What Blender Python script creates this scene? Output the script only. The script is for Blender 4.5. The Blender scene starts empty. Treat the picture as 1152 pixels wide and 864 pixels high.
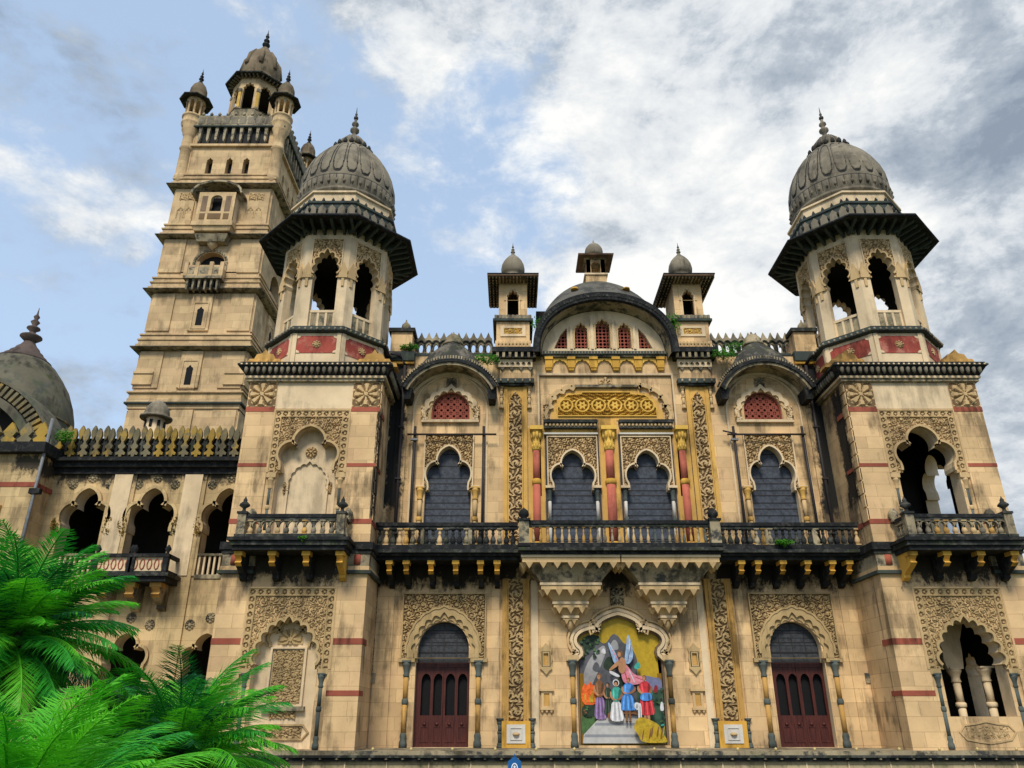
import bpy, math, random
import numpy as np
from mathutils import Vector, Matrix
from mathutils.geometry import delaunay_2d_cdt
random.seed(7); RNG = np.random.default_rng(7)
S = bpy.context.scene
COL = S.collection
R = math.radians
PI = math.pi

# ------------------------------------------------------------------ camera, sky, sun, exposure
cam = bpy.data.cameras.new("camera"); co = bpy.data.objects.new("camera", cam); COL.objects.link(co)
co.location = (0, -27, 1.6); co.rotation_euler = (R(90 + 23.69), 0, 0)
cam.sensor_width = 36; cam.lens = 860 / 1152 * 36; cam.clip_end = 6000; cam.clip_start = 0.1
S.camera = co
SUN_EL, SUN_AZ = 47, 190            # azimuth clockwise from +Y: sun added behind the camera to brighten the facade
sun = bpy.data.lights.new("sun", 'SUN'); sun.energy = 2.85; sun.angle = R(14); sun.color = (1, .94, .80)
so = bpy.data.objects.new("sun", sun); COL.objects.link(so)
sd = Vector((math.sin(R(SUN_AZ)) * math.cos(R(SUN_EL)), math.cos(R(SUN_AZ)) * math.cos(R(SUN_EL)), math.sin(R(SUN_EL))))
so.rotation_euler = (-sd).to_track_quat('-Z', 'Y').to_euler(); so.location = sd * 300
S.view_settings.view_transform = 'Standard'; S.view_settings.look = 'None'
S.view_settings.exposure = 0.15; S.view_settings.gamma = 1
S.cycles.max_bounces = 5; S.cycles.diffuse_bounces = 3; S.cycles.glossy_bounces = 2
S.cycles.use_adaptive_sampling = True; S.cycles.use_denoising = True

def make_world():
    w = bpy.data.worlds.new("World"); S.world = w; w.use_nodes = True
    nt = w.node_tree; N = nt.nodes; L = nt.links; N.clear()
    def n(t, **k):
        o = N.new(t)
        for a, b in k.items(): setattr(o, a, b)
        return o
    def math_(op, a, b=None, clamp=False):
        m = n('ShaderNodeMath', operation=op, use_clamp=clamp)
        for i, x in enumerate((a, b)):
            if x is None: continue
            if isinstance(x, (int, float)): m.inputs[i].default_value = x
            else: L.new(x, m.inputs[i])
        return m.outputs[0]
    out = n('ShaderNodeOutputWorld'); bg = n('ShaderNodeBackground'); bg.inputs[1].default_value = 0.112
    L.new(bg.outputs[0], out.inputs[0])
    sky = n('ShaderNodeTexSky', sky_type='NISHITA', sun_disc=False)
    sky.sun_elevation = R(SUN_EL); sky.sun_rotation = R(SUN_AZ); sky.air_density = 1.0; sky.dust_density = 1.2; sky.ozone_density = 1.5
    tc = n('ShaderNodeTexCoord'); sp = n('ShaderNodeSeparateXYZ'); L.new(tc.outputs['Generated'], sp.inputs[0])
    zz = math_('ADD', math_('MAXIMUM', sp.outputs[2], 0.0), 0.22)
    cx = math_('DIVIDE', sp.outputs[0], zz); cy = math_('DIVIDE', sp.outputs[1], zz)
    cv = n('ShaderNodeMapping'); cv.inputs['Scale'].default_value = (1.15, 1.15, 1.9); L.new(tc.outputs['Generated'], cv.inputs[0])
    def noise(scale, det, rough, dist, off):
        mp = n('ShaderNodeMapping'); mp.inputs['Location'].default_value = off
        L.new(cv.outputs[0], mp.inputs[0])
        t = n('ShaderNodeTexNoise'); t.inputs['Scale'].default_value = scale; t.inputs['Detail'].default_value = det
        t.inputs['Roughness'].default_value = rough; t.inputs['Distortion'].default_value = dist
        L.new(mp.outputs[0], t.inputs['Vector']); return t.outputs[0]
    def ramp(x, pts, interp='EASE'):
        r = n('ShaderNodeValToRGB'); r.color_ramp.interpolation = interp
        while len(r.color_ramp.elements) < len(pts): r.color_ramp.elements.new(0.5)
        for e, (p, c) in zip(r.color_ramp.elements, pts):
            e.position = p; e.color = c if len(c) == 4 else (*c, 1)
        L.new(x, r.inputs[0]); return r.outputs[0]
    g = lambda v: (v, v, v)
    big = noise(2.5, 12, .60, .25, (3.1, 1.7, .4))
    fine = noise(7.5, 12, .66, .2, (7.4, 2.2, 1.3))
    # more cloud towards +X, clear blue gaps to the left
    bias = math_('MULTIPLY', math_('ADD', cx, 0.08), 0.75)
    bias = math_('MINIMUM', math_('MAXIMUM', bias, 0.0), 0.24)
    m = math_('ADD', math_('ADD', math_('MULTIPLY', big, .68), math_('MULTIPLY', fine, .32)), bias)
    mask = ramp(m, [(.47, g(0)), (.60, g(1))])
    back = n('ShaderNodeMapRange'); back.inputs[1].default_value = -.35; back.inputs[2].default_value = .25; L.new(sp.outputs[1], back.inputs[0])
    mask = math_('MULTIPLY', mask, back.outputs[0])  # cloud taken out of the unseen sky behind the camera, for less fill
    shade = math_('ADD', math_('MULTIPLY', noise(3.6, 12, .62, .2, (1.3, 8.8, 2.2)), .6), math_('MULTIPLY', fine, .4))
    # whiter round the bright part of the sky above the middle of the roof line
    dv = n('ShaderNodeVectorMath', operation='DOT_PRODUCT'); L.new(tc.outputs['Generated'], dv.inputs[0])
    bd = Vector((0.07, 0.84, 0.545)).normalized(); dv.inputs[1].default_value = bd
    glow = n('ShaderNodeMapRange'); glow.inputs[1].default_value = .86; glow.inputs[2].default_value = 1.0
    glow.inputs[3].default_value = 0; glow.inputs[4].default_value = .13; L.new(dv.outputs['Value'], glow.inputs[0])
    shade = math_('ADD', shade, glow.outputs[0])
    ccol = ramp(shade, [(.43, (2.3, 2.8, 3.5)), (.51, (3.8, 4.3, 4.9)), (.57, (6.1, 6.4, 6.7)), (.67, (8.2, 8.2, 8.0))], 'LINEAR')
    mx = n('ShaderNodeMix', data_type='RGBA'); L.new(mask, mx.inputs[0])
    bl = n('ShaderNodeMix', data_type='RGBA', blend_type='MULTIPLY'); bl.inputs[0].default_value = 1
    L.new(sky.outputs[0], bl.inputs[6]); bl.inputs[7].default_value = (1.35, 1.2, 1.18, 1)
    hz = n('ShaderNodeMapRange'); hz.inputs[1].default_value = .05; hz.inputs[2].default_value = .62
    hz.inputs[3].default_value = .92; hz.inputs[4].default_value = .68; L.new(sp.outputs[2], hz.inputs[0])
    pale = n('ShaderNodeMix', data_type='RGBA'); L.new(hz.outputs[0], pale.inputs[0]); L.new(bl.outputs[2], pale.inputs[6])
    pale.inputs[7].default_value = (4.6, 6.1, 8.2, 1)
    L.new(pale.outputs[2], mx.inputs[6]); L.new(ccol, mx.inputs[7])
    L.new(mx.outputs[2], bg.inputs[0])
make_world()

# ------------------------------------------------------------------ materials
MATS = {}
class NT:
    def __init__(s, name):
        s.m = bpy.data.materials.new(name); s.m.use_nodes = True
        s.nt = s.m.node_tree; s.N = s.nt.nodes; s.L = s.nt.links
        s.b = s.N['Principled BSDF']; s.b.inputs['Roughness'].default_value = .85
        s.b.inputs['Specular IOR Level'].default_value = .25
        MATS[name] = s.m
    def n(s, t, **k):
        o = s.N.new(t)
        for a, b in k.items(): setattr(o, a, b)
        return o
    def pos(s): return s.n('ShaderNodeNewGeometry').outputs['Position']
    def math(s, op, a, b=None, clamp=False):
        m = s.n('ShaderNodeMath', operation=op, use_clamp=clamp)
        for i, x in enumerate((a, b)):
            if x is None: continue
            if isinstance(x, (int, float)): m.inputs[i].default_value = x
            else: s.L.new(x, m.inputs[i])
        return m.outputs[0]
    def noise(s, scale, det=6, rough=.6, sc=(1, 1, 1), off=(0, 0, 0), vec=None):
        mp = s.n('ShaderNodeMapping'); mp.inputs['Scale'].default_value = sc; mp.inputs['Location'].default_value = off
        s.L.new(vec or s.pos(), mp.inputs[0])
        t = s.n('ShaderNodeTexNoise'); t.inputs['Scale'].default_value = scale; t.inputs['Detail'].default_value = det
        t.inputs['Roughness'].default_value = rough
        s.L.new(mp.outputs[0], t.inputs['Vector']); return t.outputs[0]
    def rng(s, x, a, b, c=0., d=1.):
        m = s.n('ShaderNodeMapRange'); s.L.new(x, m.inputs[0])
        for i, v in enumerate((a, b, c, d)): m.inputs[i + 1].default_value = v
        return m.outputs[0]
    def mix(s, f, a, b, mode='MIX'):
        m = s.n('ShaderNodeMix', data_type='RGBA', blend_type=mode)
        for i, x in ((0, f), (6, a), (7, b)):
            if isinstance(x, (int, float)): m.inputs[i].default_value = x
            elif isinstance(x, tuple): m.inputs[i].default_value = (*x, 1)
            else: s.L.new(x, m.inputs[i])
        return m.outputs[2]
    def bump(s, h, st=.3, dist=.02):
        b = s.n('ShaderNodeBump'); b.inputs['Strength'].default_value = st; b.inputs['Distance'].default_value = dist
        s.L.new(h, b.inputs['Height']); s.L.new(b.outputs[0], s.b.inputs['Normal'])
    def col(s, c):
        if isinstance(c, tuple): s.b.inputs['Base Color'].default_value = (*c, 1)
        else: s.L.new(c, s.b.inputs['Base Color'])

def stone(name, c, blocks=True, var=.25, soot=.35, stains_and_shade=(), patch=None, rowh=.42, moss=0):
    t = NT(name); p = t.pos()
    sp = t.n('ShaderNodeSeparateXYZ'); t.L.new(p, sp.inputs[0]); X, Y, Z = sp.outputs
    tint = t.noise(.55, 5, .6)
    a = tuple(x * (1 - var) for x in c); b = tuple(min(1, x * (1 + var * .6)) for x in c)
    base = t.mix(t.rng(tint, .32, .68), a, b)
    h = t.noise(14, 6, .65)
    if blocks:
        cv = t.n('ShaderNodeCombineXYZ'); t.L.new(t.math('ADD', X, Y), cv.inputs[0]); t.L.new(Z, cv.inputs[1])
        br = t.n('ShaderNodeTexBrick'); t.L.new(cv.outputs[0], br.inputs[0])
        br.inputs['Color1'].default_value = (.74, .71, .69, 1); br.inputs['Color2'].default_value = (1.14, 1.12, 1.08, 1)
        br.inputs['Mortar'].default_value = (.46, .40, .34, 1); br.inputs['Scale'].default_value = 1
        br.inputs['Mortar Size'].default_value = .007; br.inputs['Brick Width'].default_value = .95; br.inputs['Row Height'].default_value = rowh
        br.inputs['Mortar Smooth'].default_value = .3
        base = t.mix(.8, base, br.outputs[0], 'MULTIPLY')
        pk = t.n('ShaderNodeTexVoronoi'); pk.inputs['Scale'].default_value = .8
        mp = t.n('ShaderNodeMapping'); mp.inputs['Scale'].default_value = (1, 1, 2.1); t.L.new(p, mp.inputs[0]); t.L.new(mp.outputs[0], pk.inputs['Vector'])
        base = t.mix(t.rng(t.noise(.9, 3, .5, off=(4, 9, 2)), .5, .75, 0, .35), base, (c[0] * 1.12, c[1] * .98, c[2] * 1.05))
    if patch: base = t.mix(t.rng(t.noise(patch[1], 5, .7, off=(8, 3, 1)), .5, .62), base, patch[0])
    # rain streaks and soot, narrow and tall
    st = t.math('MULTIPLY', t.noise(2.6, 7, .7, sc=(1, 1, .16), off=(3, 1, 5)), t.noise(.7, 4, .6, off=(1, 7, 3)))
    base = t.mix(t.rng(st, .25, .36, 0, min(1, soot * 1.25)), base, tuple(x * .2 for x in c))
    sp2 = t.noise(5.5, 7, .75, off=(2, 2, 9))
    base = t.mix(t.rng(sp2, .60, .76, 0, soot * .9), base, tuple(x * .35 for x in c))
    if moss:
        base = t.mix(t.rng(t.noise(1.6, 7, .7, off=(5, 5, 5)), .52, .68, 0, moss), base, (.075, .10, .022))
    for (x0, x1, z0, z1, amt, seed, *gate) in stains_and_shade:  # black streaks, plus bands of grime and painted shade under overhangs
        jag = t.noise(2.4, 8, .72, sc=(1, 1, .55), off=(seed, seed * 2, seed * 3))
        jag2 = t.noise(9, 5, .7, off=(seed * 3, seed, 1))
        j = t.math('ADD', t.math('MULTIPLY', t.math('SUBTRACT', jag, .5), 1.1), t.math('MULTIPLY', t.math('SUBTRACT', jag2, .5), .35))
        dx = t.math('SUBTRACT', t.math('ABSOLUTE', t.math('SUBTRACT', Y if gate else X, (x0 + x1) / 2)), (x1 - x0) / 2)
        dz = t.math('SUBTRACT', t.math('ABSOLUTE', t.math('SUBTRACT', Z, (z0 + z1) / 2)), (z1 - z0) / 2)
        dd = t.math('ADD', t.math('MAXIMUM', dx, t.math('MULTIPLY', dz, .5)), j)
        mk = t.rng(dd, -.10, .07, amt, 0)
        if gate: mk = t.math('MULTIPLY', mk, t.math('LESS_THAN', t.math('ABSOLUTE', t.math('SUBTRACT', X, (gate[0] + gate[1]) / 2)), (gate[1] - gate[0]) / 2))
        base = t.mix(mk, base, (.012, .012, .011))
    t.col(base); t.bump(h, .35, .02); return t.m

C_STONE = (.675, .465, .242); C_PALE = (.69, .525, .325)
stone('sandstone', C_STONE, stains_and_shade=[(-4.75, -4.02, 8.6, 14.4, 1, 1.3), (11.25, 11.95, 8.4, 14.4, 1, 2.9), (-4.5, -3.9, 7, 9.6, .75, 5.1), (11.2, 11.9, 7, 9.2, .8, 4.4),
                                     (10.4, 10.75, 6.8, 8.8, .6, 3.3), (-4.8, .3, 5.78, 7.2, .96, 2.2), (7.0, 12, 5.78, 7.2, .97, 6.1), (3.1, 4.1, 5.6, 7.0, .9, 9.3), (.3, 6.9, 5.95, 7.2, .9, 4.9)], soot=.6)  # wide low bands: grime together with shade painted below the balcony
stone('tower_stone', C_STONE, stains_and_shade=[(-1.85, -.95, 8.3, 12.8, .97, 7.7, 11.4, 11.8), (-1.5, -.6, 6.9, 8.6, .7, 2.7, 11.4, 11.8), (-2.3, -1.5, 7.6, 11.6, .92, 6.6, -4.7, -4.5), (11.7, 11.95, 11.4, 12.5, .6, 8.1), (-9.0, -8.75, 11.5, 12.4, .6, 3.1), (-8.6, -5.3, 5.62, 7.0, .95, 3.7), (12.45, 15.7, 5.62, 7.0, .96, 5.3)], soot=.62)  # last two bands: grime and painted shade under the tower balconies
stone('far_stone', (.58, .415, .225), soot=.38, rowh=.6, var=.22)
stone('wing_stone', (.56, .41, .21), soot=.5, stains_and_shade=[(-19, -8, 10.15, 11, .93, 3.3)])  # dark band paints the shade under the wing cornice
stone('pale_stone', C_PALE, blocks=False, soot=.35)
stone('carved_stone', (.56, .385, .19), blocks=False, soot=.35)
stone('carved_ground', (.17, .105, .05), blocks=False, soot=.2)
stone('lower_carved', (.45, .315, .15), blocks=False, soot=.4)
stone('grey_stone', (.205, .175, .125), blocks=False, soot=.6, var=.4, patch=((.25, .21, .15), 1.4))
stone('dome_line', (.032, .03, .026), blocks=False, soot=.2)
stone('black_stone', (.022, .024, .022), blocks=False, soot=.5, var=.5, patch=((.085, .082, .07), 3.2), moss=.3)
stone('soot_shade_stone', (.012, .013, .014), blocks=False, soot=.3, var=.5, patch=((.042, .04, .036), 4.5))  # blackened stone; also carries painted shade on soffits and bracket sides
stone('slate_ring', (.05, .062, .056), blocks=False, soot=.5, var=.4, moss=.35)
stone('mixed_stone', (.36, .29, .18), blocks=False, soot=.9, var=.45, patch=((.05, .05, .045), 2.4), moss=.3)
stone('hood_stone', (.045, .043, .037), blocks=False, soot=.5, var=.5, patch=((.16, .14, .11), 2.2), moss=.35)
stone('yellow_paint', (.63, .365, .095), blocks=False, var=.3, soot=.6)
stone('yellow_lower', (.50, .285, .08), blocks=False, var=.35, soot=.7)
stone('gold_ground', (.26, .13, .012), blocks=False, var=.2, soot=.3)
stone('gold_carving', (.70, .43, .085), blocks=False, var=.2, soot=.3)
stone('gold_bright', (.62, .34, .055), blocks=False, var=.35, soot=.6)
stone('red_band', (.33, .085, .05), blocks=False, var=.4, soot=.7)
stone('red_panel', (.34, .066, .045), blocks=False, var=.35, soot=.6, patch=((.42, .16, .11), 2.3))
stone('coral_shaft', (.50, .135, .085), blocks=False, var=.25, soot=.5)
stone('jali_red', (.27, .07, .045), blocks=False, var=.35, soot=.5)
stone('blue_stone', (.10, .115, .10), blocks=False, var=.3, soot=.5)
stone('ochre_fleur', (.36, .225, .04), blocks=False, var=.4, soot=.6, patch=((.16, .14, .07), 1.1))
stone('dark_fleur', (.17, .145, .085), blocks=False, var=.4, soot=.6, patch=((.34, .22, .05), 1.3))
stone('interior', (.022, .019, .016), blocks=False, soot=.3)  # near-black inside faces: the shade of unlit rooms put into the colour
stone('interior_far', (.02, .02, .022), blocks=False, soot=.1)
stone('wing_room', (.035, .03, .024), blocks=False, soot=.4)  # wing rooms kept near-black, their shade is in the colour
stone('plinth_stone', (.46, .37, .22), soot=.6, moss=.45)
stone('white_marble', (.60, .56, .49), blocks=False, soot=.15)

def simple(name, c, rough=.7, var=.2, scale=6, spec=.3, metal=0):
    t = NT(name); t.b.inputs['Roughness'].default_value = rough; t.b.inputs['Specular IOR Level'].default_value = spec
    t.b.inputs['Metallic'].default_value = metal
    t.col(t.mix(t.rng(t.noise(scale, 6, .65), .3, .7), tuple(x * (1 - var) for x in c), tuple(min(1, x * (1 + var)) for x in c)))
    return t.m
def blind(name, c, rows):
    t = NT(name); p = t.pos(); sp = t.n('ShaderNodeSeparateXYZ'); t.L.new(p, sp.inputs[0])
    z = sp.outputs[2]
    f = t.math('FRACT', t.math('MULTIPLY', z, rows))
    fine = t.math('FRACT', t.math('MULTIPLY', z, 26.))
    base = t.mix(t.rng(t.noise(7, 7, .75), .38, .64), tuple(x * .5 for x in c), tuple(x * 1.75 for x in c))
    base = t.mix(t.rng(t.noise(22, 5, .8, sc=(1, 1, 1.6)), .5, .66, 0, .6), base, tuple(x * 2.3 for x in c))
    base = t.mix(t.rng(fine, .0, .55, .5, 0), base, tuple(x * .35 for x in c))
    base = t.mix(t.rng(f, .86, .93, 0, .95), base, tuple(x * .16 for x in c))
    t.col(base); t.b.inputs['Roughness'].default_value = .6; t.bump(f, .25, .03)
blind('blind', (.046, .053, .068), 2.15)
blind('transom', (.038, .041, .046), 4.1)
def wood():
    t = NT('red_wood')
    base = t.mix(t.rng(t.noise(5, 8, .7, sc=(4, 4, .35)), .3, .7), (.03, .008, .007), (.105, .026, .017))
    t.col(base); t.b.inputs['Roughness'].default_value = .45
wood()
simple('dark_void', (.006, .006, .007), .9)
stone('eave_brown', (.16, .10, .06), blocks=False, soot=.5, var=.3)
stone('niche_brown', (.20, .135, .085), blocks=False, soot=.4)
simple('iron', (.028, .022, .022), .55)
simple('pipe_metal', (.16, .165, .17), .5)
simple('sign_blue', (.012, .10, .29), .4, .15)
simple('sign_white', (.75, .76, .76), .5, .05)
simple('bulb', (.55, .42, .17), .3, .1)
simple('ground', (.09, .10, .045), .95, .4, 1.2)
simple('m_gold', (.42, .275, .012), .5, .18, 9)
simple('m_rock', (.085, .085, .095), .6, .4, 3)
simple('m_mist', (.29, .28, .28), .6, .3, 3)
simple('m_tree', (.018, .035, .018), .6, .5, 8)
simple('m_green', (.055, .12, .035), .6, .4, 5)
simple('m_meadow', (.035, .085, .05), .6, .4, 4)
simple('m_hill', (.14, .15, .25), .6, .3, 5)
simple('m_fire', (.75, .11, .015), .6, .5, 9)
simple('m_step', (.42, .41, .39), .6, .15, 5)
simple('m_stepdark', (.22, .23, .25), .6, .2, 5)
simple('m_skin', (.40, .19, .09), .6, .2, 9)
simple('m_purple', (.20, .12, .26), .6, .35, 9)
simple('m_white', (.56, .55, .56), .6, .2, 9)
simple('m_blue', (.055, .20, .52), .6, .35, 9)
simple('m_red', (.47, .028, .035), .6, .35, 9)
simple('m_pink', (.58, .20, .25), .6, .3, 9)
simple('m_wing', (.25, .36, .52), .6, .4, 9)
simple('m_hair', (.02, .014, .012), .6, .2, 9)
simple('m_cloth', (.40, .27, .015), .6, .5, 7)
simple('m_teal', (.04, .30, .24), .6, .3, 9)
for k_, c_ in (('purple', (.20, .12, .26)), ('white', (.56, .55, .56)), ('blue', (.055, .20, .52)), ('red', (.47, .028, .035)), ('teal', (.04, .30, .24)), ('brown', (.17, .075, .028)), ('tree', (.03, .05, .03))):
    simple('m_' + k_ + '_dark', tuple(x * .42 for x in c_), .6, .2, 9); simple('m_' + k_ + '_light', tuple(min(.8, x * 1.7 + .03) for x in c_), .6, .2, 9)
simple('m_skin_dark', (.24, .10, .045), .6, .2, 9)
simple('m_brown', (.17, .075, .028), .6, .4, 9)
def leafmat(name, a, b):
    t = NT(name)
    base = t.mix(t.rng(t.noise(2.2, 5, .6), .3, .7), a, b); t.col(base)
    t.b.inputs['Roughness'].default_value = .5
    tr = t.n('ShaderNodeBsdfTranslucent'); t.L.new(t.mix(1., base, (1.0, 1.2, .6), 'MULTIPLY'), tr.inputs[0])
    ms = t.n('ShaderNodeMixShader'); ms.inputs[0].default_value = .35
    t.L.new(t.b.outputs[0], ms.inputs[1]); t.L.new(tr.outputs[0], ms.inputs[2])
    t.L.new(ms.outputs[0], t.N['Material Output'].inputs[0])
leafmat('frond_bright', (.05, .40, .022), (.19, .62, .035))
leafmat('frond_mid', (.016, .25, .035), (.06, .44, .04))
leafmat('frond_deep', (.008, .07, .03), (.016, .14, .045))
leafmat('frond_dry', (.10, .12, .06), (.22, .20, .10))
leafmat('weed', (.035, .17, .012), (.10, .30, .02))
simple('trunk_bark', (.030, .024, .020), .95, .5, 14)

# ------------------------------------------------------------------ mesh helpers
def T(o, u, z, d): return None
class F:
    """a wall's own frame: u to the right, d out of the wall, z up"""
    def __init__(s, x, y, ang=0):
        a = R(ang); s.x, s.y = x, y; s.ux = (math.cos(a), math.sin(a)); s.n = (math.sin(a), -math.cos(a))
    def p(s, u, d, z): return (s.x + u * s.ux[0] + d * s.n[0], s.y + u * s.ux[1] + d * s.n[1], z)
    def at(s, u, d=0):
        f = F(0, 0); f.x, f.y, _ = s.p(u, d, 0); f.ux, f.n = s.ux, s.n; return f
    def ang(s): return math.atan2(s.ux[1], s.ux[0])
XC = 3.6
F0 = F(XC, 0)

class MB:
    def __init__(s, f=None): s.v = []; s.f = []; s.mi = []; s.sm = []; s.mats = []; s.F = f or F(0, 0)
    def m(s, name):
        if name not in s.mats: s.mats.append(name)
        return s.mats.index(name)
    def P(s, u, d, z): s.v.append(s.F.p(u, d, z)); return len(s.v) - 1
    def face(s, idx, mat, smooth=False): s.f.append(tuple(idx)); s.mi.append(s.m(mat)); s.sm.append(smooth)
    def box(s, u0, u1, d0, d1, z0, z1, mat, taper=0):
        t = taper
        q = [s.P(*a) for a in ((u0, d0, z0), (u1, d0, z0), (u1, d1, z0), (u0, d1, z0), (u0 - t, d0, z1), (u1 + t, d0, z1), (u1 + t, d1 + t, z1), (u0 - t, d1 + t, z1))]
        for fc in ((0, 1, 2, 3), (4, 7, 6, 5), (0, 4, 5, 1), (1, 5, 6, 2), (2, 6, 7, 3), (3, 7, 4, 0)): s.face([q[i] for i in fc], mat)
        return s
    def slab(s, outer, holes, d0, d1, mat, side=None, back=True, bmat=None):
        loops = []
        for l in [outer] + list(holes):       # drop doubled points
            q = [p for k, p in enumerate(l) if math.hypot(p[0] - l[k - 1][0], p[1] - l[k - 1][1]) > 1e-5]
            loops.append(q)
        fr, bk = {}, {}
        def at(store, d, x, z):
            k = (round(x, 4), round(z, 4))
            if k not in store: store[k] = s.P(x, d, z)
            return store[k]
        vs = [Vector(p) for l in loops for p in l]; ed = []; k = 0
        for l in loops: ed += [(k + i, k + (i + 1) % len(l)) for i in range(len(l))]; k += len(l)
        V, _, FC = delaunay_2d_cdt(vs, ed, [], 0, 1e-5)[:3]
        if FC:
            C = np.array([[sum(V[i][a] for i in f) / len(f) for a in (0, 1)] for f in FC]); ok = inside(loops[0], C[:, 0], C[:, 1])
            for h in loops[1:]: ok &= ~inside(h, C[:, 0], C[:, 1])
            for f, o in zip(FC, ok):
                if not o: continue
                s.face([at(fr, d1, *V[i]) for i in f], mat)
                if back: s.face([at(bk, d0, *V[i]) for i in reversed(f)], bmat or side or mat)
        for l in loops:
            for i in range(len(l)):
                a, b = l[i], l[(i + 1) % len(l)]
                s.face((at(fr, d1, *a), at(fr, d1, *b), at(bk, d0, *b), at(bk, d0, *a)), side or mat)
        return s
    def band(s, path, o0, o1, d0, d1, mat, closed=False):
        """a moulding that follows a line drawn on the wall, from offset o0 to o1 (outwards = left of travel)"""
        n = len(path); nr = []
        for i in range(n):
            a = path[(i - 1) % n] if (closed or i > 0) else path[i]; b = path[(i + 1) % n] if (closed or i < n - 1) else path[i]
            tx, tz = b[0] - a[0], b[1] - a[1]; l = math.hypot(tx, tz) or 1; nr.append((-tz / l, tx / l))
        q = []
        for (u, z), (nx, nz) in zip(path, nr):
            q.append([s.P(u + nx * o0, d0, z + nz * o0), s.P(u + nx * o0, d1, z + nz * o0), s.P(u + nx * o1, d1, z + nz * o1), s.P(u + nx * o1, d0, z + nz * o1)])
        for i in range(n if closed else n - 1):
            a, b = q[i], q[(i + 1) % n]
            for j in range(4): s.face((a[j], a[(j + 1) % 4], b[(j + 1) % 4], b[j]), mat)
        if not closed:
            s.face(q[0], mat); s.face(q[-1][::-1], mat)
        return s
    def lathe(s, prof, u, d, mat, seg=24, rot=0, sx=1, sy=1, smooth=True, a0=0, a1=360, mfn=None):
        """prof: list of (radius, z); centre at (u, d)"""
        full = a1 - a0 >= 360; n = seg if full else seg + 1; rings = []
        for r, z in prof:
            rg = []
            for i in range(n):
                a = R(rot + a0 + (a1 - a0) * i / seg); rg.append(s.P(u + r * sx * math.cos(a), d + r * sy * math.sin(a), z))
            rings.append(rg)
        for k in range(len(prof) - 1):
            for i in range(seg):
                j = (i + 1) % n if full else i + 1
                s.face((rings[k][i], rings[k][j], rings[k + 1][j], rings[k + 1][i]), mfn(k, i) if mfn else mat, smooth)
        if full:
            s.face(rings[0][::-1], mat); s.face(rings[-1], mat)
        return s
    def tube(s, pts, r, mat, seg=8, smooth=True):
        """a round bar through world points"""
        rings = []
        for i, p in enumerate(pts):
            a = Vector(pts[max(i - 1, 0)]); b = Vector(pts[min(i + 1, len(pts) - 1)]); t = (b - a).normalized()
            x = t.orthogonal().normalized(); y = t.cross(x); rr = r[i] if isinstance(r, (list, tuple)) else r
            rg = []
            for k in range(seg):
                an = 2 * PI * k / seg; w = Vector(p) + (x * math.cos(an) + y * math.sin(an)) * rr
                s.v.append(tuple(w)); rg.append(len(s.v) - 1)
            rings.append(rg)
        for k in range(len(rings) - 1):
            for i in range(seg):
                j = (i + 1) % seg; s.face((rings[k][i], rings[k][j], rings[k + 1][j], rings[k + 1][i]), mat, smooth)
        s.face(rings[0][::-1], mat); s.face(rings[-1], mat); return s
    def relief(s, u0, u1, z0, z1, res, fn, d0, depth, mat, gmat=None, keep=None, thr=.25):
        """carved stone: a fine grid pushed out of the wall by fn(u, z) in 0..1"""
        nu = max(2, int((u1 - u0) / res)); nz = max(2, int((z1 - z0) / res))
        U, Z = np.meshgrid(np.linspace(u0, u1, nu + 1), np.linspace(z0, z1, nz + 1))
        H = np.clip(fn(U, Z), 0, 1); base = len(s.v)
        D = d0 + depth * H
        for j in range(nz + 1):
            for i in range(nu + 1): s.P(float(U[j, i]), float(D[j, i]), float(Z[j, i]))
        Uc = (U[:-1, :-1] + U[1:, 1:]) / 2; Zc = (Z[:-1, :-1] + Z[1:, 1:]) / 2; Hc = (H[:-1, :-1] + H[1:, 1:] + H[1:, :-1] + H[:-1, 1:]) / 4
        K = np.ones(Uc.shape, bool) if keep is None else keep(Uc, Zc)
        for j in range(nz):
            for i in range(nu):
                if K[j, i]:
                    a = base + j * (nu + 1) + i
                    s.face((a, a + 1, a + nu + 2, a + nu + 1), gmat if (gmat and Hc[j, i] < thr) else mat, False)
        return s
    def each(s, name, parent, **tags):
        """one object per connected piece"""
        par = list(range(len(s.v)))
        def fd(a):
            while par[a] != a: par[a] = par[par[a]]; a = par[a]
            return a
        for f in s.f:
            for q in f[1:]: par[fd(q)] = fd(f[0])
        gr = {}
        for k, f in enumerate(s.f): gr.setdefault(fd(f[0]), []).append(k)
        for ks in gr.values():
            b = MB(); mp = {}
            for k in ks:
                idx = []
                for q in s.f[k]:
                    if q not in mp: mp[q] = len(b.v); b.v.append(s.v[q])
                    idx.append(mp[q])
                b.f.append(tuple(idx)); b.mi.append(b.m(s.mats[s.mi[k]])); b.sm.append(s.sm[k])
            b.build(name, parent, **tags)
    def build(s, name, parent=None, **tags):
        me = bpy.data.meshes.new(name); me.from_pydata(s.v, [], s.f)
        for k in s.mats: me.materials.append(MATS[k])
        me.polygons.foreach_set('material_index', s.mi); me.polygons.foreach_set('use_smooth', s.sm); me.update()
        return link(name, me, parent, **tags)

def link(name, me, parent=None, loc=None, rotz=0, scale=None, **tags):
    o = bpy.data.objects.new(name, me); COL.objects.link(o)
    if loc: o.location = loc
    o.rotation_euler.z = rotz
    if scale: o.scale = scale
    if parent is not None:
        o.parent = parent
        if parent.type == 'EMPTY': o.matrix_parent_inverse = Matrix.Translation(-parent.location)
    for k, v in tags.items(): o[k] = v
    return o
def thing(name, label, cat, loc, group=None):
    o = bpy.data.objects.new(name, None); COL.objects.link(o); o.location = loc; o.empty_display_size = .3
    o['label'] = label; o['category'] = cat
    if group: o['group'] = group
    return o

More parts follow.
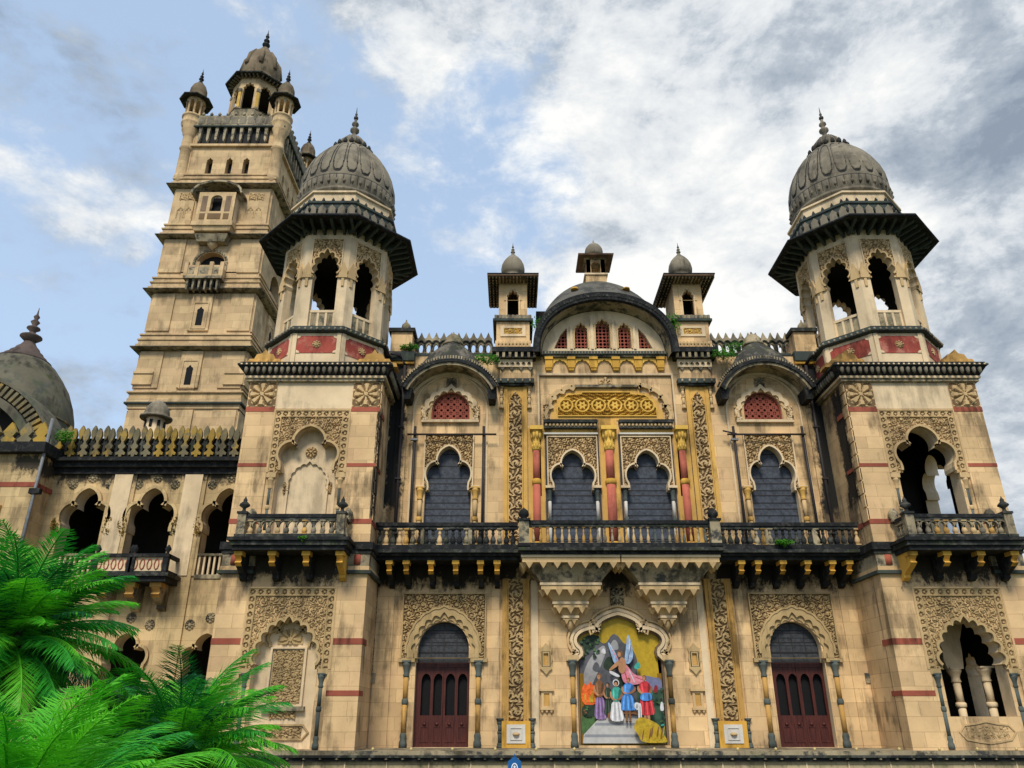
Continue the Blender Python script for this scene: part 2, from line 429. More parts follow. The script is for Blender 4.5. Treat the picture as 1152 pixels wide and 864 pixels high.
# ---- outlines
def inside(poly, U, Z):
    r = np.zeros(U.shape, bool); n = len(poly)
    for i in range(n):
        (x1, y1), (x2, y2) = poly[i], poly[(i + 1) % n]
        if y1 == y2: continue
        c = ((y1 > Z) != (y2 > Z)) & (U < (x2 - x1) * (Z - y1) / (y2 - y1) + x1); r ^= c
    return r
def ell(cx, cz, rx, rz, a0, a1, n=10): return [(cx + rx * math.cos(R(a0 + (a1 - a0) * i / n)), cz + rz * math.sin(R(a0 + (a1 - a0) * i / n))) for i in range(n + 1)]
def trefoil(w, zs, za, u=0, top=.52, tip=.035):
    """two side lobes and a pointed top lobe, left springing to right springing"""
    h = za - zs
    L = [(-.87 * w, zs), (-.86 * w, zs + .08 * h)] + ell(-.57 * w, zs + .37 * h, .43 * w, .27 * h, 222, 92, 14)
    cz = zs + .675 * h; rx = top * w * .98; rz = (.325 - tip) * h
    for i in range(0, 12):
        a = R(205 - 115 * i / 11); x = rx * math.cos(a); z = cz + rz * math.sin(a) + (tip * h * max(0, 1 - abs(x) / rx) ** 1.6 if i > 3 else 0); L.append((x, z))
    return [(u + x, z) for x, z in L] + [(u - x, z) for x, z in reversed(L[:-1])]
def multifoil(w, zs, h, n=9, bulge=.13, u=0, tip=.04, a0=0):
    L = []
    for k in range(n):
        for i in range(6):
            t = i / 6; a = R(180 - a0 - (180 - 2 * a0) * (k + t) / n)
            b = bulge * math.sin(PI * t) + (tip * (1 - abs(2 * t - 1)) ** 2 if k == n // 2 else 0)
            L.append((u + (w + b) * math.cos(a), zs + (h + b) * math.sin(a)))
    L.append((u + w * math.cos(R(a0)), zs + h * math.sin(R(a0)))); return L
def roundarch(w, zs, h, u=0, n=20): return [(u + w * math.cos(PI - PI * i / n), zs + h * math.sin(PI * i / n)) for i in range(n + 1)]
def opening(arch, w, z0, u=0): return [(u - w, z0)] + [(u - w, arch[0][1])] * (abs(arch[0][0] - u + w) > 1e-4) + list(arch) + [(u + w, arch[-1][1])] * (abs(arch[-1][0] - u - w) > 1e-4) + [(u + w, z0)]
def rect(u0, u1, z0, z1): return [(u0, z0), (u0, z1), (u1, z1), (u1, z0)]
def sm(x, a, b): t = np.clip((x - a) / (b - a), 0, 1); return t * t * (3 - 2 * t)

# ---- carved patterns
def scroll(cell, u0=0, z0=0, twist=1.0, petals=5):
    def fn(U, Z):
        z = (Z - z0) / cell; j = np.floor(z); x = (U - u0) / cell + .5 * (np.mod(j, 2)); i = np.floor(x)
        jx = .13 * np.sin(12.9 * i + 78.2 * j); jz = .13 * np.sin(39.3 * i + 11.1 * j); dx = x - i - .5 + jx; dz = z - j - .5 + jz; r = np.hypot(dx, dz); th = np.arctan2(dz, dx); s = np.where(np.mod(i + j, 2) < 1, 1., -1.)
        sp = .5 + .5 * np.cos(2 * PI * r * 3.0 - s * th * twist + .4)
        fl = sm(.19 - r + .05 * np.cos(petals * th), 0, .05)
        lf = .5 + .5 * np.cos(7 * th * s + 20 * r)
        h = np.where(r < .42, .75 * sm(sp, .35, .62), .8 * sm(lf, .35, .6))
        w_ = .5 + .5 * np.sin(5.1 * U + 2.3 * np.sin(3.7 * Z)) * np.sin(4.3 * Z + 1.7 * np.sin(2.9 * U)); h = h * (.62 + .5 * w_)
        n = .12 * np.sin(37 * U + 11 * np.sin(23 * Z)) * np.sin(41 * Z)
        return np.maximum(h, fl) + n
    return fn
def rosette(u, z, r):
    def fn(U, Z):
        x, y = (U - u) / r, (Z - z) / r; q = np.hypot(x, y); th = np.arctan2(y, x)
        pet = sm(np.abs(np.cos(4 * th)) - .25 - .25 * q, 0, .25) * sm(1.0 - q, 0, .1)
        return np.maximum(pet * .85, sm(.24 - q, 0, .08)) + .25 * sm(np.cos(9 * x) * np.cos(9 * y), .3, .6) * (q > 1)
    return fn
def dots(period, r, axis=None):
    def fn(U, Z):
        x = np.mod(U, period) / period - .5; z = np.mod(Z, period) / period - .5; q = np.hypot(x, z)
        return np.where(np.abs(q - r) < .1, .0, 1.) * np.where(q < r - .2, .6, 1.)
    return fn
def ringdots(u0, u1, z0, z1, w):
    """border of small roundels: plain band with ring-shaped grooves"""
    nu = max(1, round((u1 - u0 - w) / w)); nz = max(1, round((z1 - z0 - w / 2) / w))
    def fn(U, Z):
        pu = (u1 - u0 - w) / nu; pz = (z1 - z0 - w / 2) / nz
        tu = np.abs(Z - (z1 - w / 2)) < w / 2
        cu = u0 + w / 2 + np.round((U - u0 - w / 2) / pu) * pu; cz = z1 - w / 2 - np.round((z1 - w / 2 - Z) / pz) * pz
        q1 = np.hypot(U - cu, Z - (z1 - w / 2)); sx = np.where(U < (u0 + u1) / 2, u0 + w / 2, u1 - w / 2); q2 = np.hypot(U - sx, Z - cz)
        q = np.where(tu, q1, q2) / w
        return np.where((q < .33), .05 + .45 * (q < .2), .95)
    return fn

# ---- small furniture of the facade
def column(F_, u, d, z0, z1, r, mats, name, parent, seg=14):
    """base, shaft, ring, capital; mats = (trim, shaft)"""
    tr, shf = mats; h = z1 - z0; b = MB(F_)
    b.lathe([(r * 1.5, z0), (r * 1.5, z0 + .06 * h), (r * 1.1, z0 + .09 * h), (r * 1.3, z0 + .13 * h), (r, z0 + .17 * h)], u, d, tr, seg)
    b.lathe([(r * .92, z0 + .16 * h), (r * .92, z0 + .50 * h)], u, d, shf, seg)
    b.lathe([(r, z0 + .495 * h), (r * 1.25, z0 + .51 * h), (r * 1.25, z0 + .55 * h), (r, z0 + .565 * h)], u, d, tr, seg)
    b.lathe([(r * .9, z0 + .56 * h), (r * .9, z0 + .83 * h)], u, d, shf, seg)
    b.lathe([(r, z0 + .82 * h), (r * 1.25, z0 + .835 * h), (r, z0 + .86 * h), (r * 1.1, z0 + .90 * h), (r * 1.55, z0 + .955 * h), (r * 1.7, z0 + .965 * h), (r * 1.7, z1)], u, d, tr, seg)
    b.box(u - r * 1.7, u + r * 1.7, d - r * 1.7, d + r * 1.7, z1 - .003, z1 + .02 * h, tr)
    return b.build(name, parent)

_bal = {}
def baluster_mesh(h, mat, fat):
    k = (round(h, 3), mat, fat)
    if k not in _bal:
        b = MB(); r = .075 * fat
        b.box(-r, r, -r, r, 0, h * .07, mat)
        b.lathe([(r * .55, h * .06), (r * .9, h * .16), (r * 1.05, h * .28), (r * .8, h * .42), (r * .42, h * .58), (r * .5, h * .66), (r * .72, h * .7), (r * .5, h * .75), (r * .5, h * .9), (r * .9, h * .94)], 0, 0, mat, 10)
        b.box(-r, r, -r, r, h * .935, h, mat)
        me = bpy.data.meshes.new('baluster'); me.from_pydata(b.v, [], b.f)
        for q in b.mats: me.materials.append(MATS[q])
        me.polygons.foreach_set('material_index', b.mi); me.polygons.foreach_set('use_smooth', b.sm); me.update(); _bal[k] = me
    return _bal[k]
def balusters(F_, u0, u1, n, d, z0, z1, mats, parent, fat=1, rnd=random.Random(3)):
    for i in range(n):
        u = u0 + (u1 - u0) * (i + .5) / n; me = baluster_mesh(z1 - z0, rnd.choice(mats), fat); x, y, _ = F_.p(u, d, 0)
        link('baluster', me, parent, loc=(x, y, z0), rotz=F_.ang())
def bracket(F_, u, d0, d1, ztop, zbot, w, name, parent, face, side):
    """scrolled console under a balcony: straight top, S-curved front, pendant foot"""
    b = MB(F_); h = ztop - zbot; L = d1 - d0
    prof = [(d0, ztop), (d1, ztop), (d1, ztop - .20 * h), (d1 - .10 * L, ztop - .30 * h), (d1 - .13 * L, ztop - .36 * h), (d1 - .04 * L, ztop - .44 * h), (d1 - .22 * L, ztop - .55 * h), (d0 + .42 * L, ztop - .72 * h),
            (d0 + .30 * L, ztop - .8 * h), (d0 + .30 * L, ztop - .9 * h), (d0 + .12 * L, zbot), (d0, zbot)]
    A = [b.P(u - w / 2, d, z) for d, z in prof]; B = [b.P(u + w / 2, d, z) for d, z in prof]; n = len(prof)
    b.face(A, side); b.face(B[::-1], side)
    for i in range(n):
        j = (i + 1) % n; b.face((A[i], B[i], B[j], A[j]), face if 1 <= i <= 5 else side)
    b.box(u - w * .68, u + w * .68, d1 - .35 * L, d1 + .03, ztop - .17 * h, ztop - .01, face)
    return b.build(name, parent)
def newel(F_, u, d, z0, z1, w, name, parent, mats=('mixed_stone', 'soot_shade_stone'), fin=.55, ball=False):
    b = MB(F_); b.box(u - w, u + w, d - w, d + w, z0, z1, mats[0])
    b.box(u - w * 1.25, u + w * 1.25, d - w * 1.25, d + w * 1.25, z1, z1 + .07, mats[1])
    b.box(u - w * 1.2, u + w * 1.2, d - w * 1.2, d + w * 1.2, z0 - .002, z0 + .1, mats[1])
    if ball: prof = [(w * .6, 0), (w * .55, .12), (w * 1.0, .3), (w * 1.05, .5), (w * .75, .75), (w * .2, .92), (.01, 1)]
    else: prof = [(w * .9, 0), (w * .45, .12), (w * .4, .25), (w * 1.35, .42), (w * 1.25, .5), (w * .45, .68), (w * .55, .76), (w * .25, .88), (.01, 1)]
    b.lathe([(r, z1 + .065 + f * fin) for r, f in prof], u, d, mats[1], 12 if ball else 8)
    return b.build(name, parent)
def finial(b, u, d, z, h, r, mat, spike='iron'):
    b.lathe([(r * 1.0, z), (r * .5, z + .08 * h), (r * .45, z + .16 * h), (r * .95, z + .22 * h), (r * .95, z + .27 * h), (r * .4, z + .33 * h), (r * .4, z + .38 * h), (r * .75, z + .43 * h), (r * .7, z + .47 * h), (r * .3, z + .53 * h), (r * .3, z + .6 * h)], u, d, mat, 14)
    b.lathe([(r * .3, z + .59 * h), (r * .5, z + .64 * h), (r * .45, z + .68 * h), (r * .16, z + .72 * h), (r * .3, z + .77 * h), (r * .13, z + .81 * h), (.008, z + h)], u, d, spike, 10)
def spandrel(F_, u0, u1, z0, z1, arch, d, name, parent, mat='carved_stone', g='carved_ground', cell=.36, res=.026, depth=.07, rim=.07, rimmat=None, frame=.05):
    """carved panel with an arch cut out of it, edge moulding round both"""
    poly = [(arch[0][0], z0 - 1)] + list(arch) + [(arch[-1][0], z0 - 1)]
    b = MB(F_)
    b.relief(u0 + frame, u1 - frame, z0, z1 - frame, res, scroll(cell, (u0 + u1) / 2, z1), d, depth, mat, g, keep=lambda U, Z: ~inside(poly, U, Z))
    rm = rimmat or mat
    b.band(arch, 0, rim, d - .05, d + depth + .03, rm)
    b.band([(u0, z0), (u0, z1), (u1, z1), (u1, z0)], -frame - .004, .0, d - .05, d + depth + .012, rm)
    return b.build(name, parent)

# ------------------------------------------------------------------ ground
g = MB(); g.face([g.P(-900, 200, 0), g.P(900, 200, 0), g.P(900, -1400, 0), g.P(-900, -1400, 0)], 'ground')
g.build('ground', kind='structure')

# ------------------------------------------------------------------ the palace front
PAL = thing('palace', 'long sandstone palace front with two domed corner towers and a black balcony', 'palace', (XC, 0, 0))
ZL, ZF = .77, 6.86            # ledge, balcony floor
DU, WU, CU, PU = 5.9, 5.93, 1.37, 3.47   # doors, side windows, middle windows, pilasters

holes = []
for s in (-1, 1):
    holes.append([(s * DU - .9, .78), (s * DU - .9, 3.34), (s * DU - .86, 3.34)] + roundarch(.86, 3.75, .90, s * DU) + [(s * DU + .86, 3.34), (s * DU + .9, 3.34), (s * DU + .9, .78)])
    holes.append(opening(trefoil(.81, 9.2, 10.88, s * WU), .84, 6.9, s * WU))
    holes.append(opening(trefoil(.79, 9.2, 10.72, s * CU), .84, 6.9, s * CU))
    holes.append([(s * WU - .72, 11.93), (s * WU - .72, 12.35)] + roundarch(.72, 12.36, .76, s * WU) + [(s * WU + .72, 12.35), (s * WU + .72, 11.93)])
MUR = trefoil(1.43, 3.55, 4.85, 0, .50, .07)
holes.append(opening(MUR, 1.45, .84))
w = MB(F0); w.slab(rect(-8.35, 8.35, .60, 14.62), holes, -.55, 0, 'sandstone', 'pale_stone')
# shallow pilaster strips of the bays
for s in (-1, 1):
    for a, c in ((7.62, 8.2), (4.02, 4.3)): w.box(min(s * a, s * c), max(s * a, s * c), -.01, .05, ZL, 6.3, 'sandstone')
    w.box(min(s * 7.55, s * 7.95), max(s * 7.55, s * 7.95), -.01, .07, ZF, 12.4, 'sandstone')
    for a, c in ((2.72, 2.95),): w.box(min(s * a, s * c), max(s * a, s * c), -.01, .05, ZL, 6.0, 'pale_stone')
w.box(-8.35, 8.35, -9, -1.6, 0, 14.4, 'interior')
w.box(-8.35, 8.35, -8.9, -.2, 14.35, 14.60, 'pale_stone')
w.build('main_wall', PAL)

pl = MB(F(XC, 0)); pl.box(-30, 16, -1.5, 2.62, -.2, .52, 'plinth_stone')
for i in range(-24, 14): pl.box(i * 1.2, i * 1.2 + .04, 2.61, 2.64, 0, .5, 'pale_stone')
pl.build('plinth', PAL)
lg = MB(F(XC, 0)); lg.box(-13.6, 16, -.5, 2.72, .66, ZL, 'mixed_stone')
lg.box(-13.6, 16, 2.0, 2.80, .60, .663, 'black_stone'); lg.box(-13.6, 16, 2.0, 2.72, .5, .602, 'soot_shade_stone')
for i in range(62): lg.lathe([(.06, .545), (.045, .59), (.01, .63)], -13.3 + i * .47, 2.74, 'mixed_stone', 4)
lg.build('plinth_ledge', PAL)

def door(s):
    u = s * DU
    b = MB(F0); d0, d1 = -.34, -.26
    hs = []
    for k in range(4):
        c = u - .9 + .14 + .205 + k * .405 + (.0 if k < 2 else .0)
        hs.append([(c - .155, 1.72)] + [(c - .155, 2.75)] + roundarch(.155, 2.76, .24, c, 10) + [(c + .155, 2.75), (c + .155, 1.72)])
    b.slab(rect(u - .9, u + .9, .775, 3.335), hs, d0, d1, 'red_wood')
    for k in range(4):
        c = u - .555 + k * .405 - .0
        b.slab(rect(c - .15, c + .15, .92, 1.52), [rect(c - .1, c + .1, .98, 1.36)], d1 - .01, d1 + .02, 'red_wood')
        b.lathe([(.001, 1.42), (.06, 1.425), (.06, 1.50), (.001, 1.505)], c, d1 + .01, 'red_wood', 10)
    b.box(u - .02, u + .02, d1 - .02, d1 + .035, .78, 3.33, 'red_wood')
    b.box(u - .9, u + .9, d1 - .02, d1 + .03, 3.2, 3.335, 'red_wood')
    o = b.build('door', PAL)
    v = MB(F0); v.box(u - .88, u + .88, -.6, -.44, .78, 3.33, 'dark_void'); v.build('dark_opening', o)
    t = MB(F0); t.slab([(u - .86, 3.34)] + roundarch(.86, 3.75, .9, u) + [(u + .86, 3.34)], [], -.36, -.30, 'transom')
    for q in (-.43, 0, .43): t.box(u + q - .012, u + q + .012, -.31, -.28, 3.34, 4.4 if q else 4.63, 'iron')
    for z in (3.36, 3.68, 4.0, 4.3): hw = .86 if z < 3.76 else .86 * math.sqrt(max(0, 1 - ((z - 3.75) / .9) ** 2)); t.box(u - hw, u + hw, -.305, -.285, z - .012, z + .012, 'iron')
    t.build('transom', o)
    arch = multifoil(1.02, 3.62, 1.28, 11, .10, u, .07)
    inner = roundarch(.87, 3.70, .96, u)
    sp_ = spandrel(F0, u - 1.42, u + 1.42, 3.46, 5.58, multifoil(1.20, 3.62, 1.42, 11, .03, u), .05, 'carved_surround', PAL, 'lower_carved', 'carved_ground', .30, .022, .08, .06)
    f = MB(F0)
    f.slab([(u - 1.2, 3.46)] + multifoil(1.2, 3.6, 1.44, 11, .03, u) + [(u + 1.2, 3.46)], [[(u - .98, 3.47)] + multifoil(.98, 3.62, 1.15, 11, .10, u, .07) + [(u + .98, 3.47)]], .0, .13, 'lower_carved')
    f.slab([(u - 1.06, 3.46)] + roundarch(1.06, 3.7, 1.2, u) + [(u + 1.06, 3.46)], [[(u - .87, 3.47)] + multifoil(.87, 3.66, 1.0, 11, .06, u) + [(u + .87, 3.47)]], -.1, .045, 'lower_carved')
    f.build('scalloped_arch', sp_)
    im = MB(F0)
    for q in (-1, 1): im.box(u + q * 1.2 - .28, u + q * 1.2 + .28, -.01, .13, 3.34, 3.47, 'lower_carved')
    im.each('impost', sp_)
    for q in (-1, 1): column(F0, u + q * 1.19, .06, ZL, 3.34, .085, ('blue_stone', 'yellow_lower'), 'column', sp_)
for s in (-1, 1): door(s)

def low_pilaster(s):
    u = s * PU; b = MB(F0)
    b.box(u - .46, u - .24, -.01, .13, 1.55, 6.05, 'yellow_lower'); b.box(u + .24, u + .46, -.01, .13, 1.55, 6.05, 'yellow_lower')
    b.box(u - .24, u + .24, -.01, .03, 1.55, 6.05, 'carved_ground')
    b.box(u - .34, u - .30, .12, .16, 1.6, 6.0, 'yellow_lower'); b.box(u + .30, u + .34, .12, .16, 1.6, 6.0, 'yellow_lower')
    o = b.build('pilaster', PAL)
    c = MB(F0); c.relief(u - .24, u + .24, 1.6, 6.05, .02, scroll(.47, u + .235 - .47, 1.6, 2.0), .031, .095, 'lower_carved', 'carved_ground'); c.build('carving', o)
    p = MB(F0); p.box(u - .46, u + .46, -.01, .17, ZL, 1.55, 'gold_bright'); p.box(u - .30, u + .30, .16, .20, .90, 1.45, 'white_marble')
    p.band(rect(u - .17, u + .17, 1.02, 1.34), 0, .03, .195, .225, 'white_marble', True)
    p.lathe([(.10, 1.13), (.12, 1.18), (.02, 1.23)], u, .20, 'carved_stone', 8)
    p.build('pedestal', o)
    for q in (-1, 1): column(F0, u + q * .52, .08, ZL, 1.62, .07, ('blue_stone', 'blue_stone'), 'column', o, 10)
for s in (-1, 1): low_pilaster(s)

# ---- picture panel between the doors: a plain generic figure scene in coloured tesserae
def poly_ell(cx, cz, rx, rz, n=16, rot=0):
    return [(cx + rx * math.cos(2 * PI * i / n) * math.cos(rot) - rz * math.sin(2 * PI * i / n) * math.sin(rot), cz + rx * math.cos(2 * PI * i / n) * math.sin(rot) + rz * math.sin(2 * PI * i / n) * math.cos(rot)) for i in range(n)]
def mural():
    b = MB(F0); full = [(-1.36, .86)] + trefoil(1.46, 3.5, 4.9, 0, .50, .07) + [(1.36, .86)]
    b.slab(full, [], -.22, -.16, 'm_gold')
    lay = [0]
    def pg(pts, mat):
        lay[0] += 1; d = -.16 + .0022 * lay[0]
        if mat not in ('m_step', 'm_stepdark', 'm_meadow'):
            for _ in range(2): pts = [q for (x1, z1), (x2, z2) in zip(pts, pts[1:] + pts[:1]) for q in ((.76 * x1 + .24 * x2, .76 * z1 + .24 * z2), (.24 * x1 + .76 * x2, .24 * z1 + .76 * z2))]
        b.slab(pts, [], d - .0016, d, mat)
    jg = random.Random(5)
    pg([(-1.35, .9), (-1.35, 3.6), (-1.36, 3.9), (-1.1, 4.22), (-.72, 4.24), (-.68, 4.05), (-.45, 3.9), (-.2, 4.28), (.0, 4.2), (.15, 3.95), (.38, 3.9), (.62, 3.45), (.55, 2.9), (.62, 2.6), (1.35, 2.5), (1.35, .9)], 'm_rock')
    pg([(-1.36, 3.45), (-1.36, 3.9), (-1.1, 4.2), (-.72, 4.22), (-.62, 4.15), (-.75, 3.95), (-.85, 3.75), (-1.05, 3.7), (-1.15, 3.5)], 'm_tree')
    pg([(-1.33, 2.5), (-1.2, 3.1), (-.95, 3.55), (-.5, 3.95), (-.42, 3.7), (-.65, 3.2), (-.9, 2.75), (-1.0, 2.5)], 'm_mist')
    for px_, pz_, r_, m_ in ((-.1, 3.9, .22, 'm_mist'), (-.3, 3.3, .3, 'm_tree'), (.25, 3.3, .26, 'm_tree'), (-.75, 3.2, .2, 'm_rock'), (.1, 2.75, .3, 'm_tree'), (-.5, 3.7, .12, 'm_white')):
        pg([(px_ - r_, pz_ - .3 * r_), (px_ - .3 * r_, pz_ + .9 * r_), (px_ + .25 * r_, pz_ + .5 * r_), (px_ + .5 * r_, pz_ - .6 * r_), (px_ - .2 * r_, pz_ - .8 * r_)], m_)
    for k in range(26): a_ = jg.uniform(-1.33, -.72); c_ = jg.uniform(3.5, 4.15); pg([(a_, c_), (a_ + .07, c_ + .03), (a_ + .12, c_ - .05), (a_ + .03, c_ - .08)], jg.choice(['m_tree', 'm_green', 'm_meadow', 'm_tree']))
    pg([(.62, 2.72), (.8, 2.95), (1.05, 2.88), (1.35, 2.85), (1.35, 2.4), (.6, 2.4)], 'm_hill')
    pg([(.5, 2.45), (1.35, 2.5), (1.35, .9), (.5, .9)], 'm_meadow')
    pg([(-1.35, 1.9), (-.8, 2.0), (-.6, 1.4), (-.5, .9), (-1.35, .9)], 'm_green')
    pg([(-1.34, 2.2), (-1.30, 2.55), (-1.2, 2.72), (-1.12, 2.6), (-1.0, 2.78), (-.93, 2.6), (-.8, 2.66), (-.74, 2.3), (-.85, 2.05), (-1.2, 2.0)], 'm_fire')
    pg([(-1.34, 1.95), (-1.2, 2.05), (-.8, 2.02), (-.7, 1.75), (-1.3, 1.6)], 'm_tree')
    for k in range(9): a_ = -1.27 + k * .055; h_ = jg.uniform(.2, .45); pg([(a_, 2.1), (a_ - .02, 2.1 + h_ * .6), (a_ + .03, 2.1 + h_), (a_ + .05, 2.1 + h_ * .5), (a_ + .06, 2.1)], jg.choice(['m_fire', 'm_red', 'm_cloth', 'm_fire']))
    for k in range(16): a_ = jg.uniform(-1.3, -.6); c_ = jg.uniform(1.55, 2.0); pg([(a_, c_), (a_ + .08, c_ + .02), (a_ + .1, c_ - .05), (a_, c_ - .05)], jg.choice(['m_tree', 'm_brown', 'm_green']))
    for k in range(20): a_ = jg.uniform(.7, 1.28); c_ = jg.uniform(1.2, 2.6); pg([(a_, c_), (a_ + .1, c_ + .02), (a_ + .12, c_ - .03), (a_, c_ - .05)], jg.choice(['m_tree', 'm_meadow', 'm_green', 'm_teal']))
    pg([(-1.33, .9), (-1.3, 1.15), (-.7, 1.72), (.55, 1.72), (.7, .9)], 'm_step')
    pg([(-.95, 1.42), (-.9, 1.5), (.6, 1.5), (.6, 1.42)], 'm_stepdark'); pg([(-1.3, 1.08), (-1.25, 1.16), (.55, 1.16), (.55, 1.08)], 'm_stepdark')
    def fig(u, z, h, robe, top, skirt=None, lean=0, w=.15):
        sk = skirt or robe
        pg([(u - w * 1.15, z), (u - w * .95, z + .25 * h), (u - w * .7, z + .50 * h), (u + w * .7, z + .50 * h), (u + w * 1.0, z + .25 * h), (u + w * 1.2, z)], sk)
        for q in range(5):
            a = -.85 + .42 * q; pg([(u + w * a, z + .01 * h), (u + w * a * .6, z + .47 * h), (u + w * (a * .6 + .10), z + .47 * h), (u + w * (a + .17), z + .01 * h)], sk + ('_dark' if q % 2 else '_light'))
        pg([(u - w * .72, z + .48 * h), (u - w * .85 + lean, z + .76 * h), (u - w * .2 + lean, z + .86 * h), (u + w * .3 + lean, z + .86 * h), (u + w * .9 + lean, z + .76 * h), (u + w * .72, z + .48 * h)], robe)
        pg([(u + w * .25, z + .5 * h), (u + w * .45 + lean, z + .82 * h), (u + w * .85 + lean, z + .76 * h), (u + w * .7, z + .5 * h)], robe + '_dark')
        pg([(u - w * .5, z + .52 * h), (u - w * .55 + lean, z + .78 * h), (u - w * .3 + lean, z + .8 * h), (u - w * .25, z + .52 * h)], robe + '_light')
        for sg in (-1, 1):
            pg([(u + sg * w * .95 + lean, z + .77 * h), (u + sg * w * 1.15 + lean, z + .62 * h), (u + sg * w * .5, z + .50 * h), (u - sg * w * .1, z + .53 * h), (u + sg * w * .5, z + .57 * h), (u + sg * w * .75 + lean, z + .66 * h)], 'm_skin' if sg < 0 else 'm_skin_dark')
        pg([(u - .02 + lean, z + .84 * h), (u - .02 + lean, z + .90 * h), (u + .025 + lean, z + .90 * h), (u + .025 + lean, z + .84 * h)], 'm_skin_dark')
        pg(poly_ell(u + lean * 1.2 + .008, z + .945 * h, .058 * h, .068 * h, 12), top); pg(poly_ell(u + lean * 1.2 - .01, z + .925 * h, .038 * h, .052 * h, 10), 'm_skin')
        pg([(u + lean * 1.2 - .03, z + .935 * h), (u + lean * 1.2 - .03, z + .945 * h), (u + lean * 1.2 + .018, z + .945 * h), (u + lean * 1.2 + .018, z + .935 * h)], 'm_skin_dark')
    # floating figure with wings and a trailing pink skirt
    pg([(-.42, 4.05), (-.2, 3.78), (-.08, 3.45), (-.0, 3.3), (-.2, 3.25), (-.3, 3.6)], 'm_wing')
    pg([(.3, 4.32), (.42, 3.9), (.45, 3.5), (.3, 3.28), (.12, 3.3), (.2, 3.75)], 'm_wing')
    pg([(.02, 3.35), (.2, 3.28), (.42, 2.95), (.72, 2.9), (.85, 2.72), (.55, 2.66), (.2, 2.62), (.0, 2.8)], 'm_pink')
    for x0_, z0_, x1_, z1_, m_ in ((-.36, 3.95, -.1, 3.4, 'm_white'), (-.28, 3.75, -.06, 3.35, 'm_pink'), (.32, 4.15, .3, 3.45, 'm_white'), (.38, 3.9, .22, 3.35, 'm_hill'), (.1, 3.1, .2, 2.68, 'm_red'), (.25, 3.1, .42, 2.7, 'm_white'), (.4, 2.9, .75, 2.78, 'm_red')): pg([(x0_, z0_), (x0_ + .03, z0_), (x1_ + .035, z1_), (x1_, z1_)], m_)
    pg([(-.02, 3.5), (.16, 3.48), (.2, 3.1), (.02, 2.95), (-.1, 3.1)], 'm_skin'); pg([(-.06, 3.42), (-.4, 3.12), (-.38, 3.05), (0, 3.28)], 'm_skin'); pg([(-.36, 3.1), (-.4, 3.0), (-.1, 2.86), (-.02, 2.92)], 'm_white')
    pg(poly_ell(.0, 3.6, .1, .11, 12), 'm_brown'); pg(poly_ell(-.03, 3.58, .06, .08, 10), 'm_skin'); pg([(.42, 3.2), (.6, 3.38), (.68, 3.18), (.5, 3.1)], 'm_teal')
    def legs(u, z, h, mat):
        for q in (-.06, .05): pg([(u + q - .035, z), (u + q - .05, z + h), (u + q + .05, z + h), (u + q + .03, z)], mat); pg([(u + q - .05, z - .03), (u + q - .04, z + .02), (u + q + .04, z + .02), (u + q + .04, z - .03)], 'm_brown_dark')
    fig(-.74, 1.6, 1.38, 'm_brown', 'm_brown', 'm_purple', 0, .18); fig(-.47, 1.72, .98, 'm_tree', 'm_hair', None, 0, .14)
    pg([(-.52, 1.62), (-.5, 1.86), (.56, 1.86), (.6, 1.62), (.5, 1.62), (.48, 1.76), (-.34, 1.76), (-.34, 1.55)], 'm_brown')
    fig(-.22, 1.54, 1.22, 'm_teal', 'm_hair', 'm_white', .02, .20)
    pg(poly_ell(-.20, 2.70, .11, .11, 12), 'm_white'); pg(poly_ell(-.20, 2.69, .08, .085, 12), 'm_hair'); pg(poly_ell(-.21, 2.66, .05, .062, 10), 'm_skin')
    legs(.15, 1.54, .55, 'm_brown'); fig(.15, 1.86, .98, 'm_blue', 'm_brown', 'm_blue', .05, .22); pg([(.34, 1.9), (.36, 2.12), (.56, 2.08), (.58, 1.86)], 'm_white'); pg([(.4, 1.92), (.42, 2.06), (.46, 2.06), (.45, 1.92)], 'm_white_dark')
    legs(.74, 1.2, .75, 'm_skin'); fig(.74, 1.72, 1.2, 'm_red', 'm_brown', 'm_red', -.02, .23)
    pg([(.54, 2.14), (.56, 2.38), (.92, 2.4), (.95, 2.16)], 'm_blue'); pg([(.6, 2.18), (.62, 2.34), (.68, 2.34), (.66, 2.18)], 'm_blue_light'); pg([(.8, 2.18), (.8, 2.36), (.86, 2.36), (.88, 2.18)], 'm_blue_dark'); pg([(.44, 1.4), (.46, 2.05), (.58, 2.1), (.56, 1.4)], 'm_white'); pg([(.5, 1.42), (.51, 2.0), (.535, 2.0), (.53, 1.42)], 'm_white_dark')
    pg([(.98, 2.42), (1.06, 2.66), (1.16, 2.55), (1.08, 2.36)], 'm_red_dark')
    pg([(1.15, 1.85), (1.2, 2.12), (1.27, 2.12), (1.3, 1.85)], 'm_white'); pg(poly_ell(1.22, 2.18, .045, .055, 8), 'm_hair')
    pg([(.25, 1.35), (.45, 1.7), (.8, 1.6), (1.1, 1.45), (1.2, 1.2), (1.33, 1.0), (1.3, .92), (.5, .92), (.42, 1.15)], 'm_cloth')
    pg([(.45, 1.28), (.8, 1.42), (1.05, 1.34), (1.1, 1.26), (.7, 1.22)], 'm_gold')
    for k in range(12): a_ = .5 + k * .06; c_ = 1.0 + .05 * (k % 3); pg([(a_, c_), (a_ + .08, c_ + .3), (a_ + .11, c_ + .3), (a_ + .05, c_)], jg.choice(['m_brown', 'm_gold', 'm_cloth', 'm_brown']))
    o = b.build('picture_panel', PAL, label='arched picture panel of figures on white steps under a gold sky')
    fr = MB(F0); path = [(-1.44, .84), (-1.44, 3.4)] + MUR + [(1.44, 3.4), (1.44, .84)]
